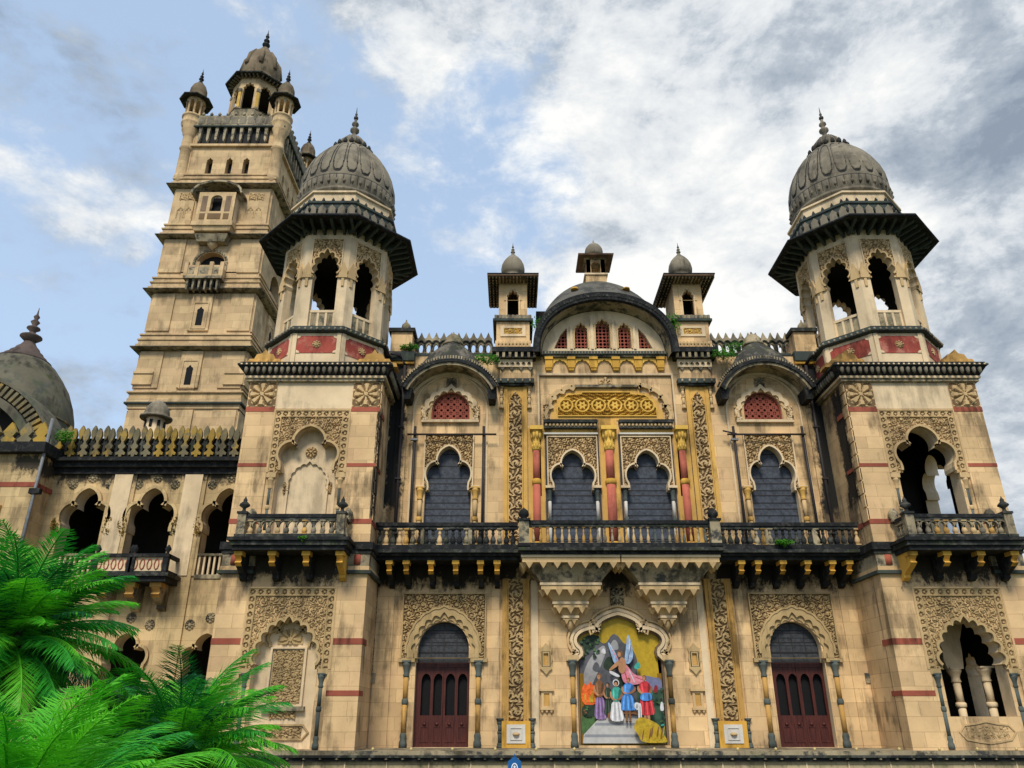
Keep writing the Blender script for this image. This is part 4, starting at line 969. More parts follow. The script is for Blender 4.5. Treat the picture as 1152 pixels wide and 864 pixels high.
        sc.relief(min(q * 2.18, q * 2.42), max(q * 2.18, q * 2.42), 11.95, 12.55, .028, scroll(.24, 0, 12), .06, .09, 'carved_stone', 'carved_ground')
    sc.box(-1.2, 1.2, -.01, .14, 13.26, 13.36, 'mixed_stone'); sc.relief(-.3, .3, 13.38, 13.72, .025, rosette(0, 13.45, .28), .01, .1, 'carved_stone', keep=lambda U, Z: (Z - 13.38) < .34 - np.abs(U) * .9)
    sc.build('scalloped_frame', o)
    # ledges, architrave and the three coral columns
    for q in (-1, 1):
        a, c_ = sorted((q * .40, q * 2.42)); k = MB(F0); k.box(a, c_, -.02, .30, 11.76, 11.88, 'black_stone'); k.box(a + .03, c_ - .03, -.02, .2, 11.60, 11.762, 'mixed_stone'); k.box(a + .02, c_ - .02, -.02, .26, 11.54, 11.602, 'black_stone')
        for i in range(14): k.lathe([(.045, 11.62), (.06, 11.70), (.03, 11.755)], a + .1 + i * (c_ - a - .2) / 13, .21, 'carved_stone', 6)
        k.box(a, c_, -.02, .12, 11.40, 11.543, 'yellow_paint'); k.box(a, c_, -.02, .16, 11.34, 11.403, 'white_marble')
        k.build('window_ledge', PAL)
    for u, w_ in ((-2.70, .30), (0, .34), (2.70, .30)):
        b = MB(F0); b.box(u - w_, u + w_, -.01, .05, ZF, 11.62 if u else 11.98, 'yellow_paint')
        for q in (-1, 1): b.box(u + q * (w_ + .06) - .035, u + q * (w_ + .06) + .035, -.01, .03, ZF, 11.4, 'iron')
        o = b.build('pilaster', PAL)
        r_ = .135 if u else .165
        cc = MB(F0); cc.lathe([(r_, 7.3), (r_, 9.42)], u, .09, 'coral_shaft', 20); cc.lathe([(r_ * .95, 9.6), (r_ * .92, 10.72)], u, .09, 'coral_shaft', 20); cc.build('shaft', o)
        cp = MB(F0); cp.lathe([(r_ * 1.3, ZF), (r_ * 1.3, 7.1), (r_ * 1.05, 7.32)], u, .09, 'gold_bright', 16); cp.build('base', o); cp = MB(F0); cp.lathe([(r_ * 1.0, 9.4), (r_ * 1.25, 9.46), (r_ * 1.25, 9.56), (r_, 9.62)], u, .09, 'gold_bright', 18); cp.build('shaft_ring', o); cp = MB(F0)
        cp.lathe([(r_ * .95, 10.7), (r_ * 1.15, 10.76), (r_ * 1.1, 10.95), (r_ * 1.2, 11.0), (r_ * .95, 11.06), (r_ * 1.05, 11.2), (r_ * 1.5, 11.42), (r_ * 1.55, 11.48)], u, .09, 'gold_carving', 18)
        for k in range(9):
            a = PI * 2 * k / 9; cp.lathe([(.01, 11.12), (.05, 11.25), (.055, 11.36), (.02, 11.44)], u + r_ * 1.3 * math.cos(a), .09 + r_ * 1.3 * math.sin(a), 'gold_carving', 6); cp.lathe([(.01, 10.76), (.04, 10.86), (.01, 10.95)], u + r_ * 1.1 * math.cos(a), .09 + r_ * 1.1 * math.sin(a), 'gold_carving', 6)
        cp.box(u - r_ * 1.75, u + r_ * 1.75, -.01, .36, 11.47, 11.62, 'gold_carving'); cp.build('capital', o)
stone('vault_stone', (.125, .115, .095), blocks=False, soot=.8, var=.35, patch=((.05, .048, .043), 1.6), moss=.25)
centre()

def parapet(s):
    a, c = sorted((s * 4.3, s * 8.3)); b = MB(F(XC, .55)); n = int((c - a) / .30)
    for k in range(n):
        u = a + .15 + k * .30
        b.slab([(u - .15, 14.9), (u - .15, 15.66), (u - .09, 15.72), (u, 15.95), (u + .09, 15.72), (u + .15, 15.66), (u + .15, 14.9)], [poly_ell(u, 15.22, .085, .2, 10)], -.05, .05, 'mixed_stone' if k % 3 else 'grey_stone')
        b.band(ell(u, 15.2, .17, .34, 200, -20, 10), 0, .04, .04, .12, 'black_stone')
    b.box(a, c, -.2, .1, 14.6, 14.92, 'black_stone'); b.box(a, c, -.12, .08, 14.9, 15.0, 'slate_ring')
    b.build('roof_parapet', PAL)
for s in (-1, 1): parapet(s)
def chimney_block(s):
    b = MB(F0); u = s * 7.95; b.box(u - .42, u + .42, -1.2, .1, 14.4, 15.65, 'sandstone'); b.box(u - .52, u + .52, -1.3, .2, 15.65, 15.8, 'black_stone'); b.box(u - .55, u + .55, -1.2, .16, 14.25, 14.36, 'gold_bright'); b.box(u - .55, u + .55, -1.2, .22, 14.36, 14.75, 'slate_ring')
    b.lathe([(.12, 15.79), (.1, 15.86), (.19, 15.98), (.17, 16.1), (.04, 16.25), (.02, 16.35)], u + .1, -.2, 'mixed_stone', 12); b.build('parapet_pier', PAL)
for s in (-1, 1): chimney_block(s)

# ------------------------------------------------------------------ corner towers
def tower(s):
    cx = -6.95 if s < 0 else 14.08; HW = 2.33; Y0 = -2.2; FT = F(cx, Y0); opn = s > 0
    up = trefoil(1.0, 9.3, 10.88); lo_ = multifoil(.92, 3.15, 1.22, 11, .11, 0, .07)
    up_o = opening(up, 1.02, 6.95); lo_o = opening(lo_, 1.0, 1.68 if opn else .80)
    b = MB(FT); DT = -.62
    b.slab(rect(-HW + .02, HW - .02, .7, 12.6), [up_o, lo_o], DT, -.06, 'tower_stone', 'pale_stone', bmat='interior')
    sides = [(-90, F(cx - HW, Y0 + 1.6, -90)), (90, F(cx + HW, Y0 + 1.6, 90))]
    for ang, fs in sides:
        b.F = fs; hs = []
        if opn and ang == 90: hs = [opening(trefoil(.86, 9.3, 10.85, 1.45), .88, 6.95, 1.45), opening(multifoil(.36, 3.0, .6, 5, .08, 1.75), .40, 1.68, 1.75)]
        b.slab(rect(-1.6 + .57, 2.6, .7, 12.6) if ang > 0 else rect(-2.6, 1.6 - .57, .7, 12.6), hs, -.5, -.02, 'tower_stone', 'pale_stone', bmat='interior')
    b.F = FT
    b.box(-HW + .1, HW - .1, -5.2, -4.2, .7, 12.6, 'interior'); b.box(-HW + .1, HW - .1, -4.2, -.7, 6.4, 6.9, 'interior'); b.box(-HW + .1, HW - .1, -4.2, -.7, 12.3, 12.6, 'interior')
    if not opn:
        b.box(-1.2, 1.2, -.60, -.42, 6.9, 11.2, 'pale_stone'); b.box(-1.2, 1.2, -.60, -.42, .78, 4.9, 'pale_stone')
    # corner piers, proud of the centre
    for q in (-1, 1):
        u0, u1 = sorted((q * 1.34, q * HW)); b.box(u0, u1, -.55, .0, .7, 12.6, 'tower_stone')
    b.box(-1.36, 1.36, -.1, -.025, 11.55, 12.55, 'pale_stone')
    # stepped quoin teeth on the inner flank
    b.F = sides[1][1] if s < 0 else sides[0][1]
    for k in range(11):
        z = 7.6 + k * .46
        w_ = .22 if k % 2 else .42
        u0, u1 = (-1.6, -1.6 + w_) if s < 0 else (1.6 - w_, 1.6)
        b.box(u0, u1, -.03, .035, z, z + .40, 'tower_stone')
    b.F = FT
    o = b.build('corner_tower', PAL, label='corner tower of the palace with a closed niche' if s < 0 else 'corner tower of the palace with open arches')
    # red bands and carved corner blocks
    rb = MB(FT)
    for z0, z1 in ((11.43, 11.60), (9.43, 9.55), (7.48, 7.64), (3.72, 3.90), (2.25, 2.40)):
        for q in (-1, 1): u0, u1 = sorted((q * 1.345, q * (HW + .012))); rb.box(u0, u1, -1.0 if z1 > 5 else -.7, .014, z0, z1, 'red_band')
    rb.each('red_band', o)
    cb = MB(FT)
    for q in (-1, 1): cb.relief(q * 1.83 - .48, q * 1.83 + .48, 11.62, 12.52, .03, rosette(q * 1.83, 12.07, .44), .004, .10, 'carved_stone', 'carved_ground', thr=.12)
    cb.each('rosette_block', o)
    cn = MB(FT)
    def ring(z0, z1, e, mat, t=0): cn.box(-HW - e, HW + e, -3.6, e, z0, z1, mat, t)
    ring(12.55, 12.66, .10, 'mixed_stone'); ring(12.66, 12.74, .16, 'pale_stone'); ring(12.74, 13.06, .14, 'soot_shade_stone', .22); ring(13.06, 13.12, .40, 'black_stone'); ring(13.115, 13.2, .33, 'soot_shade_stone')
    for k in range(24):
        u = -HW - .1 + k * (2 * HW + .2) / 23; cn.lathe([(.02, 12.76), (.07, 12.86), (.075, 12.98), (.03, 13.04)], u, .29, 'grey_stone', 6); 
    for k in range(30): u = -HW - .25 + k * (2 * HW + .5) / 29; cn.box(u - .03, u + .03, .39, .42, 13.065, 13.115, 'pale_stone')
    fs = sides[1][1] if s < 0 else sides[0][1]; cn.F = fs
    for k in range(16): cn.lathe([(.02, 12.76), (.07, 12.86), (.075, 12.98), (.03, 13.04)], -1.5 + k * .2, .29, 'grey_stone', 6)
    cn.build('cornice', o)
    # carved arch panels
    def arch_panel(u_w, z0, z1, arch, cell, dm):
        bw = .24
        q = MB(FT); bd = ringdots(-u_w, u_w, z0, z1, bw); pol = [(arch[0][0], z0 - 1)] + list(arch) + [(arch[-1][0], z0 - 1)]
        q.relief(-u_w, u_w, z0, z1, .028, bd, -.058, .05, dm, 'carved_ground', keep=lambda U, Z: (np.abs(U) > u_w - bw) | (Z > z1 - bw), thr=.35)
        q.relief(-u_w + bw, u_w - bw, z0, z1 - bw, .021, scroll(cell, 0, z1 - bw), -.075, .085, dm, 'carved_ground', keep=lambda U, Z: ~inside(pol, U, Z))
        q.band(arch, 0, .08, -.1, .05, dm); q.band([(-u_w + bw, z0), (-u_w + bw, z1 - bw), (u_w - bw, z1 - bw), (u_w - bw, z0)], 0, .03, -.08, .012, dm); q.band([(-u_w, z0), (-u_w, z1), (u_w, z1), (u_w, z0)], -.02, .05, -.08, .018, 'carved_stone')
        return q.build('carved_surround', o)
    arch_panel(1.30, 9.22, 11.48, up, .27, 'carved_stone'); arch_panel(1.38, 3.0, 5.42, lo_, .29, 'lower_carved')
    im = MB(FT)
    for q in (-1, 1): im.box(q * 1.17 - .16, q * 1.17 + .16, -.3, .0, 9.06, 9.24, 'carved_stone'); im.box(q * 1.2 - .16, q * 1.2 + .16, -.3, .01, 2.86, 3.02, 'lower_carved')
    im.each('impost', o)
    for q in (-1, 1): column(FT, q * 1.17, -.1, 6.9, 9.05, .07, ('carved_stone', 'blue_stone'), 'column', o); column(FT, q * 1.16, -.08, .8, 2.85, .07, ('blue_stone', 'blue_stone'), 'column', o)
    ni = MB(FT)
    if not opn:
        a = multifoil(.62, 8.9, .72, 9, .05, 0, .06); ni.band([(-.64, 6.9), (-.64, 8.9)] + a + [(.64, 8.9), (.64, 6.9)], 0, .07, -.43, -.34, 'pale_stone'); ni.lathe([(.001, 9.0), (.001, 9.01)], 0, 0, 'carved_stone', 3)
        ni.relief(-.2, .2, 9.85, 10.3, .025, rosette(0, 10.07, .2), -.41, .1, 'carved_stone', keep=lambda U, Z: np.hypot(U, Z - 10.07) < .2)
        for q in (-1, 1): ni.relief(q * .72 - .1, q * .72 + .1, 8.6, 9.0, .025, scroll(.2, 0, 8.6), -.41, .09, 'carved_stone', 'carved_ground')
        ni.build('blind_window', o); ni = MB(FT)
        ni.relief(-.46, .46, 2.05, 3.58, .024, scroll(.23, 0, 2.05, 1., 4), -.41, .04, 'lower_carved', 'carved_ground'); ni.band(rect(-.5, .5, 2.0, 3.62), 0, .08, -.43, -.33, 'pale_stone', True); ni.box(-.66, .66, -.43, -.25, 1.84, 1.96, 'mixed_stone')
        a = trefoil(.66, 3.68, 4.42); ni.band(a, 0, .07, -.43, -.33, 'lower_carved'); ni.band(a, .11, .16, -.43, -.35, 'lower_carved'); ni.relief(-.4, .4, 3.75, 4.25, .024, rosette(0, 3.9, .36), -.41, .06, 'lower_carved', keep=lambda U, Z: np.hypot(U / .42, (Z - 3.75) / .48) < 1)
        ni.relief(-.4, .4, 1.62, 1.82, .03, scroll(.2, 0, 1.6), -.42, .09, 'lower_carved')
        ni.build('blind_window', o)
    else:
        ni.box(-1.15, 1.15, -.3, -.08, .8, 1.66, 'pale_stone'); ni.band([(-.8, 1.25), (-.65, 1.42), (-.3, 1.46), (0, 1.52), (.3, 1.46), (.65, 1.42), (.8, 1.25), (.65, 1.08), (.3, 1.02), (0, .98), (-.3, 1.02), (-.65, 1.08)], 0, .05, -.085, -.03, 'carved_stone', True)
        ni.relief(-.62, .62, 1.08, 1.40, .026, scroll(.2, 0, 1.08), -.082, .05, 'lower_carved', 'carved_ground'); ni.build('sill_panel', o)
    pq = MB(FT)
    if not opn: pq.band([(-.8, 1.25), (-.65, 1.42), (.65, 1.42), (.8, 1.25), (.65, 1.08), (-.65, 1.08)], 0, .05, -.43, -.36, 'lower_carved', True); pq.relief(-.62, .62, 1.08, 1.4, .03, scroll(.2, 0, 1), -.42, .05, 'lower_carved', 'carved_ground'); pq.build('plaque', o)
    # string course under the balcony
    for q in (-1, 1):
      sc = MB(FT)
      for z0, z1, e, mt in ((6.62, 6.86, .14, 'soot_shade_stone'), (6.50, 6.622, .08, 'black_stone'), (6.10, 6.50, .035, 'mixed_stone'), (5.96, 6.10, .05, 'tower_stone'), (5.86, 5.962, .12, 'slate_ring')):
            u0, u1 = sorted((q * 1.30, q * (HW + e))); sc.box(u0, u1, -2.0, e, z0, z1, mt)
      sc.lathe([(.16, 6.14), (.16, 6.46)], q * 1.98, -.08, 'red_band', 16)
      sc.build('string_course', o)
    # inner-flank carved panels
    fp = MB(fs); c = -.0
    for z0, z1 in ((4.6, 5.6), (3.1, 4.1)): fp.relief(.55 if s < 0 else -1.15, 1.15 if s < 0 else -.55, z0, z1, .03, scroll(.3, 0, z0), -.01, .08, 'lower_carved', 'carved_ground')
    fp.box(.5 if s < 0 else -1.2, 1.2 if s < 0 else -.5, -.02, .12, 2.7, 3.0, 'mixed_stone')
    fp.build('flank_panel', o)
    if opn:
        for u, d_ in ((.28, -1.7), (.95, -1.15)): column(FT, u, d_, .8, 3.1, .13, ('pale_stone', 'pale_stone'), 'inner_column', o)
        ic = MB(FT); ic.slab([(.02, 3.1), (-.05, 3.4), (-.02, 3.7), (-.12, 4.0), (.0, 4.7), (.9, 4.7), (.62, 4.0), (.6, 3.6), (.54, 3.1)], [], -1.85, -1.55, 'pale_stone'); ic.build('inner_bracket', o)
    # ---- balcony of the tower
    bb = MB(FT); bb.box(-1.82, 1.82, -.05, 1.10, 6.56, 6.70, 'black_stone'); bb.box(-1.90, 1.90, -.05, 1.18, 6.70, 6.80, 'soot_shade_stone'); bb.box(-1.74, 1.74, -.05, 1.02, 6.42, 6.562, 'soot_shade_stone')  # dark underside includes shade put into its colour
    bo = bb.build('tower_balcony', PAL)
    rl = MB(FT); d = .95
    rl.box(-1.5, 1.5, d - .09, d + .09, 7.44, 7.55, 'soot_shade_stone'); rl.box(-1.5, 1.5, d - .07, d + .07, 7.35, 7.442, 'black_stone'); rl.box(-1.5, 1.5, d - .09, d + .09, 6.80, 6.92, 'black_stone')
    for q in (-1, 1): rl.box(q * 1.56 - .08, q * 1.56 + .08, .1, d - .15, 7.44, 7.55, 'soot_shade_stone'); rl.box(q * 1.56 - .08, q * 1.56 + .08, .1, d - .15, 6.80, 6.92, 'black_stone'); rl.box(q * 1.56 - .05, q * 1.56 + .05, .1, d - .15, 7.36, 7.442, 'mixed_stone')
    for k in range(11): u = -1.38 + k * .276; rl.band(ell(u, 7.12, .11, .2, 180, 0, 6), 0, .05, d - .05, d + .055, 'mixed_stone')
    rl.build('hand_rail', bo)
    balusters(FT, -1.42, 1.42, 10, d, 6.91, 7.36, ['mixed_stone', 'carved_stone', 'grey_stone', 'yellow_lower', 'grey_stone'], bo, 1.15)
    for q in (-1, 1): balusters(F(cx + q * 1.56, Y0 - .45, 90), -.32, .32, 3, 0, 6.91, 7.36, ['mixed_stone', 'pale_stone'], bo, 1.1)
    for q in (-1, 1):
        newel(FT, q * 1.56, d, 6.8, 7.55, .13, 'newel_post', bo, ('mixed_stone', 'black_stone'), .52)
        k = MB(FT); k.lathe([(.14, 7.5), (.09, 7.6), (.17, 7.74), (.15, 7.82), (.05, 7.95)], q * 1.58, .12, 'mixed_stone', 12); k.build('knob', bo)
    for u in (-1.58, -.53, .53, 1.58): bracket(FT, u, -.02, .86, 6.42, 5.62, .19, 'bracket', bo, 'gold_bright', 'gold_bright' if abs(u) > 1 and u * s < 0 else 'soot_shade_stone')  # the black bracket sides stand in for shade

    # ---- octagonal kiosk
    ox = cx - .08 if s < 0 else cx - .14; oy = -.25; C8 = math.cos(R(22.5)); FK = F(ox, oy)
    def oct_(b_, prof, mat, sm_=False): b_.lathe([(r / C8, z) for r, z in prof], 0, 0, mat, 8, 22.5, smooth=sm_)
    k = MB(FK); oct_(k, [(2.12, 13.1), (2.12, 14.42)], 'pale_stone')
    ko = k.build('roof_kiosk', PAL)
    ap = 2.12; w8 = ap * math.tan(R(22.5))
    ba = MB(FK)
    for i in range(8):
        ba.F = F(*FK.p(0, 0, 0)[:2], i * 45); ba.F = ba.F.at(0, ap)
        ba.box(-w8 + .16, w8 - .16, -.01, .02, 13.62, 14.30, 'red_panel')
        for q in (-1, 1): ba.box(q * (w8 - .08) - .08, q * (w8 - .08) + .07, -.01, .05, 13.25, 14.40, 'pale_stone')
        for q in (-1, 1):
            for z in (13.62, 14.30): ba.lathe([(.11, -.0), (.11, .03)], 0, 0, 'pale_stone', 3) if False else None
        ba.relief(-.16, .16, 13.82, 14.1, .025, rosette(0, 13.96, .15), .015, .06, 'carved_stone', keep=lambda U, Z: np.hypot(U / .16, (Z - 13.96) / .13) < 1)
        for q in (-1, 1):
            for z, dz in ((13.62, 1), (14.30, -1)):
                x = q * (w8 - .16); ba.slab([(x, z), (x - q * .13, z), (x - q * .1, z + dz * .07), (x, z + dz * .12)], [], .0, .03, 'pale_stone')
    ba.build('red_panel_band', ko)
    # yellow crested corner ornaments on the cornice
    for q in (-1, 1):
        for y_ in (1, -1):
            c = MB(FT); u = q * (HW - .35); bx = F(*FT.p(u, -.12 if y_ > 0 else -3.3, 0)[:2], 0); c.F = bx
            out = [(-.85, 13.2), (-.8, 13.36), (-.62, 13.38), (-.55, 13.52), (-.38, 13.52), (-.3, 13.7), (-.1, 13.74), (0, 13.9), (.1, 13.74), (.3, 13.7), (.38, 13.52), (.55, 13.52), (.62, 13.38), (.8, 13.36), (.85, 13.2)]
            c.slab(out, [], -.5, .02, 'yellow_lower')
            for t_ in (-.5, -.2, .1, .4): c.lathe([(.02, 13.2), (.1, 13.28), (.09, 13.42), (.02, 13.5)], t_, .02, 'yellow_lower', 8)
            c.build('crest_ornament', ko)
    rg = MB(FK); oct_(rg, [(2.22, 14.42), (2.30, 14.47), (2.30, 14.56), (2.2, 14.62), (2.2, 14.68), (1.6, 14.70)], 'slate_ring')
    for i in range(8):
        rg.F = F(*FK.p(0, 0, 0)[:2], i * 45).at(0, 2.30)
        for j in range(9): rg.lathe([(.03, 14.46), (.055, 14.5), (.03, 14.57)], -.86 + j * .215, 0, 'grey_stone', 6)
    rg.build('ring_moulding', ko)
    ad = 2.02; wd = ad * math.tan(R(22.5))
    dr = MB(FK); sp_ = MB(FK); rl = MB(FK)
    arch = multifoil(.42, 17.15, .72, 7, .10, 0, .09, -12)
    for i in range(8):
        fr = F(*FK.p(0, 0, 0)[:2], i * 45).at(0, ad)
        dr.F = fr; opn_ = [(-.47, 14.72), (-.47, 16.85)] + arch + [(.47, 16.85), (.47, 14.72)]
        dr.slab(rect(-wd, wd, 14.68, 19.02), [opn_], -.30, 0, 'pale_stone', bmat='interior')
        dr.band(rect(-wd + .02, wd - .02, 18.72, 18.98), 0, .0001, 0, .001, 'pale_stone') if False else None
        sp_.F = fr; pol = [(arch[0][0], 15)] + arch + [(arch[-1][0], 15)]
        sp_.relief(-.56, .56, 16.8, 18.52, .028, scroll(.32, 0, 18.52), .006, .06, 'carved_stone', 'carved_ground', keep=lambda U, Z: ~inside(pol, U, Z) & ((Z > 17.3) | (np.abs(U) < .56)))
        sp_.band(arch, 0, .06, -.02, .09, 'carved_stone'); sp_.band([(-.56, 16.8), (-.56, 18.52), (.56, 18.52), (.56, 16.8)], 0, .04, -.01, .05, 'pale_stone')
        rl.F = fr; rl.box(-.5, .5, -.22, -.12, 15.40, 15.50, 'pale_stone'); rl.box(-.5, .5, -.22, -.12, 14.70, 14.82, 'pale_stone')
        for x in (-.44, -.15, .15, .44): rl.box(x - .04, x + .04, -.21, -.13, 14.82, 15.40, 'pale_stone')
        rl.box(-.44, .44, -.19, -.15, 14.82, 15.40, 'mixed_stone')
        # capitals on the corner piers
        for q in (-1, 1):
            x = q * (wd - .16)
            cpm = MB(fr); cpm.box(x - .17, x + .17, -.02, .07, 16.80, 16.92, 'carved_stone')
            cpm.slab([(x - .15, 16.92), (x - .17, 17.1), (x - .08, 17.3), (x, 17.5), (x + .08, 17.3), (x + .17, 17.1), (x + .15, 16.92)], [], 0, .07, 'carved_stone')
            cpm.box(x - .05, x + .05, 0, .05, 16.45, 16.805, 'carved_stone'); cpm.build('pier_capital', ko)
    dr.F = FK; oct_(dr, [(1.75, 18.85), (1.75, 19.05)], 'interior'); oct_(dr, [(2.08, 18.98), (2.12, 19.06), (2.12, 19.12)], 'slate_ring')
    dr.build('arcade_drum', ko); sp_.build('carved_surround', ko); rl.build('railing', ko)
    ev = MB(FK); oct_(ev, [(2.05, 19.10), (2.98, 18.93), (3.02, 18.97), (3.0, 19.04), (2.2, 19.50)], 'soot_shade_stone')
    for i in range(8):
        ev.F = F(*FK.p(0, 0, 0)[:2], i * 45).at(0, 2.0)
        for j in range(6):
            u = -.95 + j * .38; ev.slab([(0, 0)], [], 0, 0, 'iron') if False else None
            q = [ev.P(u + a, d_, z) for a in (-.05, .05) for d_, z in ((.0, 18.72), (.0, 19.08), (.85, 18.98), (.75, 18.88))]
            for f_ in ((0, 1, 2, 3), (7, 6, 5, 4), (0, 3, 7, 4), (3, 2, 6, 7)): ev.face([q[t_] for t_ in f_], 'slate_ring')
    ev.build('eave', ko)
    pp = MB(FK); oct_(pp, [(2.22, 19.4), (2.24, 19.5), (2.16, 19.54), (2.14, 20.08), (2.2, 20.13), (2.2, 20.22), (1.9, 20.24)], 'slate_ring')
    for i in range(8):
        pp.F = F(*FK.p(0, 0, 0)[:2], i * 45).at(0, 2.14)
        for j in range(5):
            u = -.76 + j * .38; pp.slab([(u - .15, 19.56), (u - .15, 19.88), (u, 20.06), (u + .15, 19.88), (u + .15, 19.56)], [], 0, .04, 'grey_stone'); pp.lathe([(.03, 19.7), (.06, 19.82), (.01, 19.95)], u + .19, .03, 'black_stone', 6)
            pp.lathe([(.05, 20.22), (.07, 20.3), (.02, 20.42)], u, -.03, 'black_stone', 6)
    pp.F = FK; oct_(pp, [(1.98, 20.22), (1.98, 20.72), (2.06, 20.74), (2.06, 20.82), (1.9, 20.85)], 'pale_stone'); pp.build('upper_parapet', ko)
    # fluted dome with oval panels
    N_, M_ = 440, 84; pr = [(1.88, 20.80), (1.93, 20.95), (1.97, 21.25), (2.0, 21.65), (2.0, 21.95), (1.96, 22.35), (1.86, 22.75), (1.71, 23.13), (1.51, 23.50), (1.26, 23.86), (.99, 24.18), (.62, 24.52)]
    ts = np.linspace(0, len(pr) - 1, M_ + 1); rr = np.interp(ts, range(len(pr)), [p[0] for p in pr]); zz = np.interp(ts, range(len(pr)), [p[1] for p in pr])
    dm = MB(FK); nP = 22; th = np.linspace(0, 2 * PI, N_, endpoint=False); grid = []; lines = np.zeros((M_ + 1, N_), bool)
    for j in range(M_ + 1):
        rowi = []; r0, z0 = float(rr[j]), float(zz[j]); v = (z0 - 20.8) / 3.9
        for i in range(N_):
            a = (th[i] * nP / (2 * PI)) % 1 - .5; h = 0
            if .24 < v < .88:
                vv = (v - .555) / .285; e = (abs(a) / .40) ** 3.2 + abs(vv) ** 4
                if .72 < e < 1.10: lines[j, i] = True; h = -.03
                elif e <= .72: h = .02 * (1 - e)
            elif .09 < v <= .235:
                b2 = (th[i] * nP * 2 / (2 * PI)) % 1 - .5; h = .06 * max(0, 1 - (abs(b2) / .45) ** 2) * math.sin(PI * (v - .09) / .145); lines[j, i] = (abs(b2) > .42 and .11 < v < .22) or v > .22
            elif .05 < v < .08: h = .06
            r1 = r0 + h; rowi.append(dm.P(r1 * math.cos(th[i]), r1 * math.sin(th[i]), z0))
        grid.append(rowi)
    for j in range(M_):
        for i in range(N_): i2 = (i + 1) % N_; dm.face((grid[j][i], grid[j][i2], grid[j + 1][i2], grid[j + 1][i]), 'dome_line' if lines[j, i] else 'grey_stone', True)
    dm.face(grid[-1], 'grey_stone')
    for q in range(40): a = 2 * PI * q / 40; dm.lathe([(.03, 21.3), (.07, 21.38), (.02, 21.48)], 2.02 * math.cos(a), 2.02 * math.sin(a), 'grey_stone', 5)
    do = dm.build('dome', ko)
    cr = MB(FK); cr.lathe([(.78, 24.36), (.64, 24.5), (.52, 24.56), (.56, 24.72), (.54, 24.88), (.44, 25.08), (.27, 25.25), (.14, 25.32)], 0, 0, 'grey_stone', 32)
    for q in range(18): a = 2 * PI * q / 18; cr.lathe([(.07, 24.3), (.10, 24.40), (.08, 24.50), (.02, 24.6)], .82 * math.cos(a), .84 * math.sin(a), 'dome_line', 6)
    for q in range(16): a = 2 * PI * q / 16; cr.tube([FK.p(.59 * math.cos(a), .59 * math.sin(a), 24.62), FK.p(.56 * math.cos(a), .56 * math.sin(a), 24.85), FK.p(.3 * math.cos(a), .3 * math.sin(a), 25.22)], [.06, .055, .03], 'grey_stone', 6)
    cr.build('lotus_crown', ko)
    fi = MB(FK); finial(fi, 0, 0, 25.26, 1.78, .21, 'grey_stone'); fi.build('finial', ko)
for s in (-1, 1): tower(s)

# drain pipes that run down the wall
def drains():
    for u, z0, z1 in ((-7.75, 6.0, 14.2), (7.80, 6.0, 14.2)):
        b = MB(F0); b.tube([F0.p(u, .12, z0), F0.p(u, .12, z1)], .06, 'iron', 8)
        for z in (7.6, 9.6, 11.6, 13.4): b.box(u - .1, u + .1, .03, .2, z, z + .06, 'iron')
        b.tube([F0.p(u, .12, z1), F0.p(u - .2 if u < 0 else u + .2, .3, z1 + .35), F0.p(u - .8 if u < 0 else u + .8, .5, z1 + .4)], .07, 'iron', 8)
        b.build('drain_pipe', PAL)
drains()

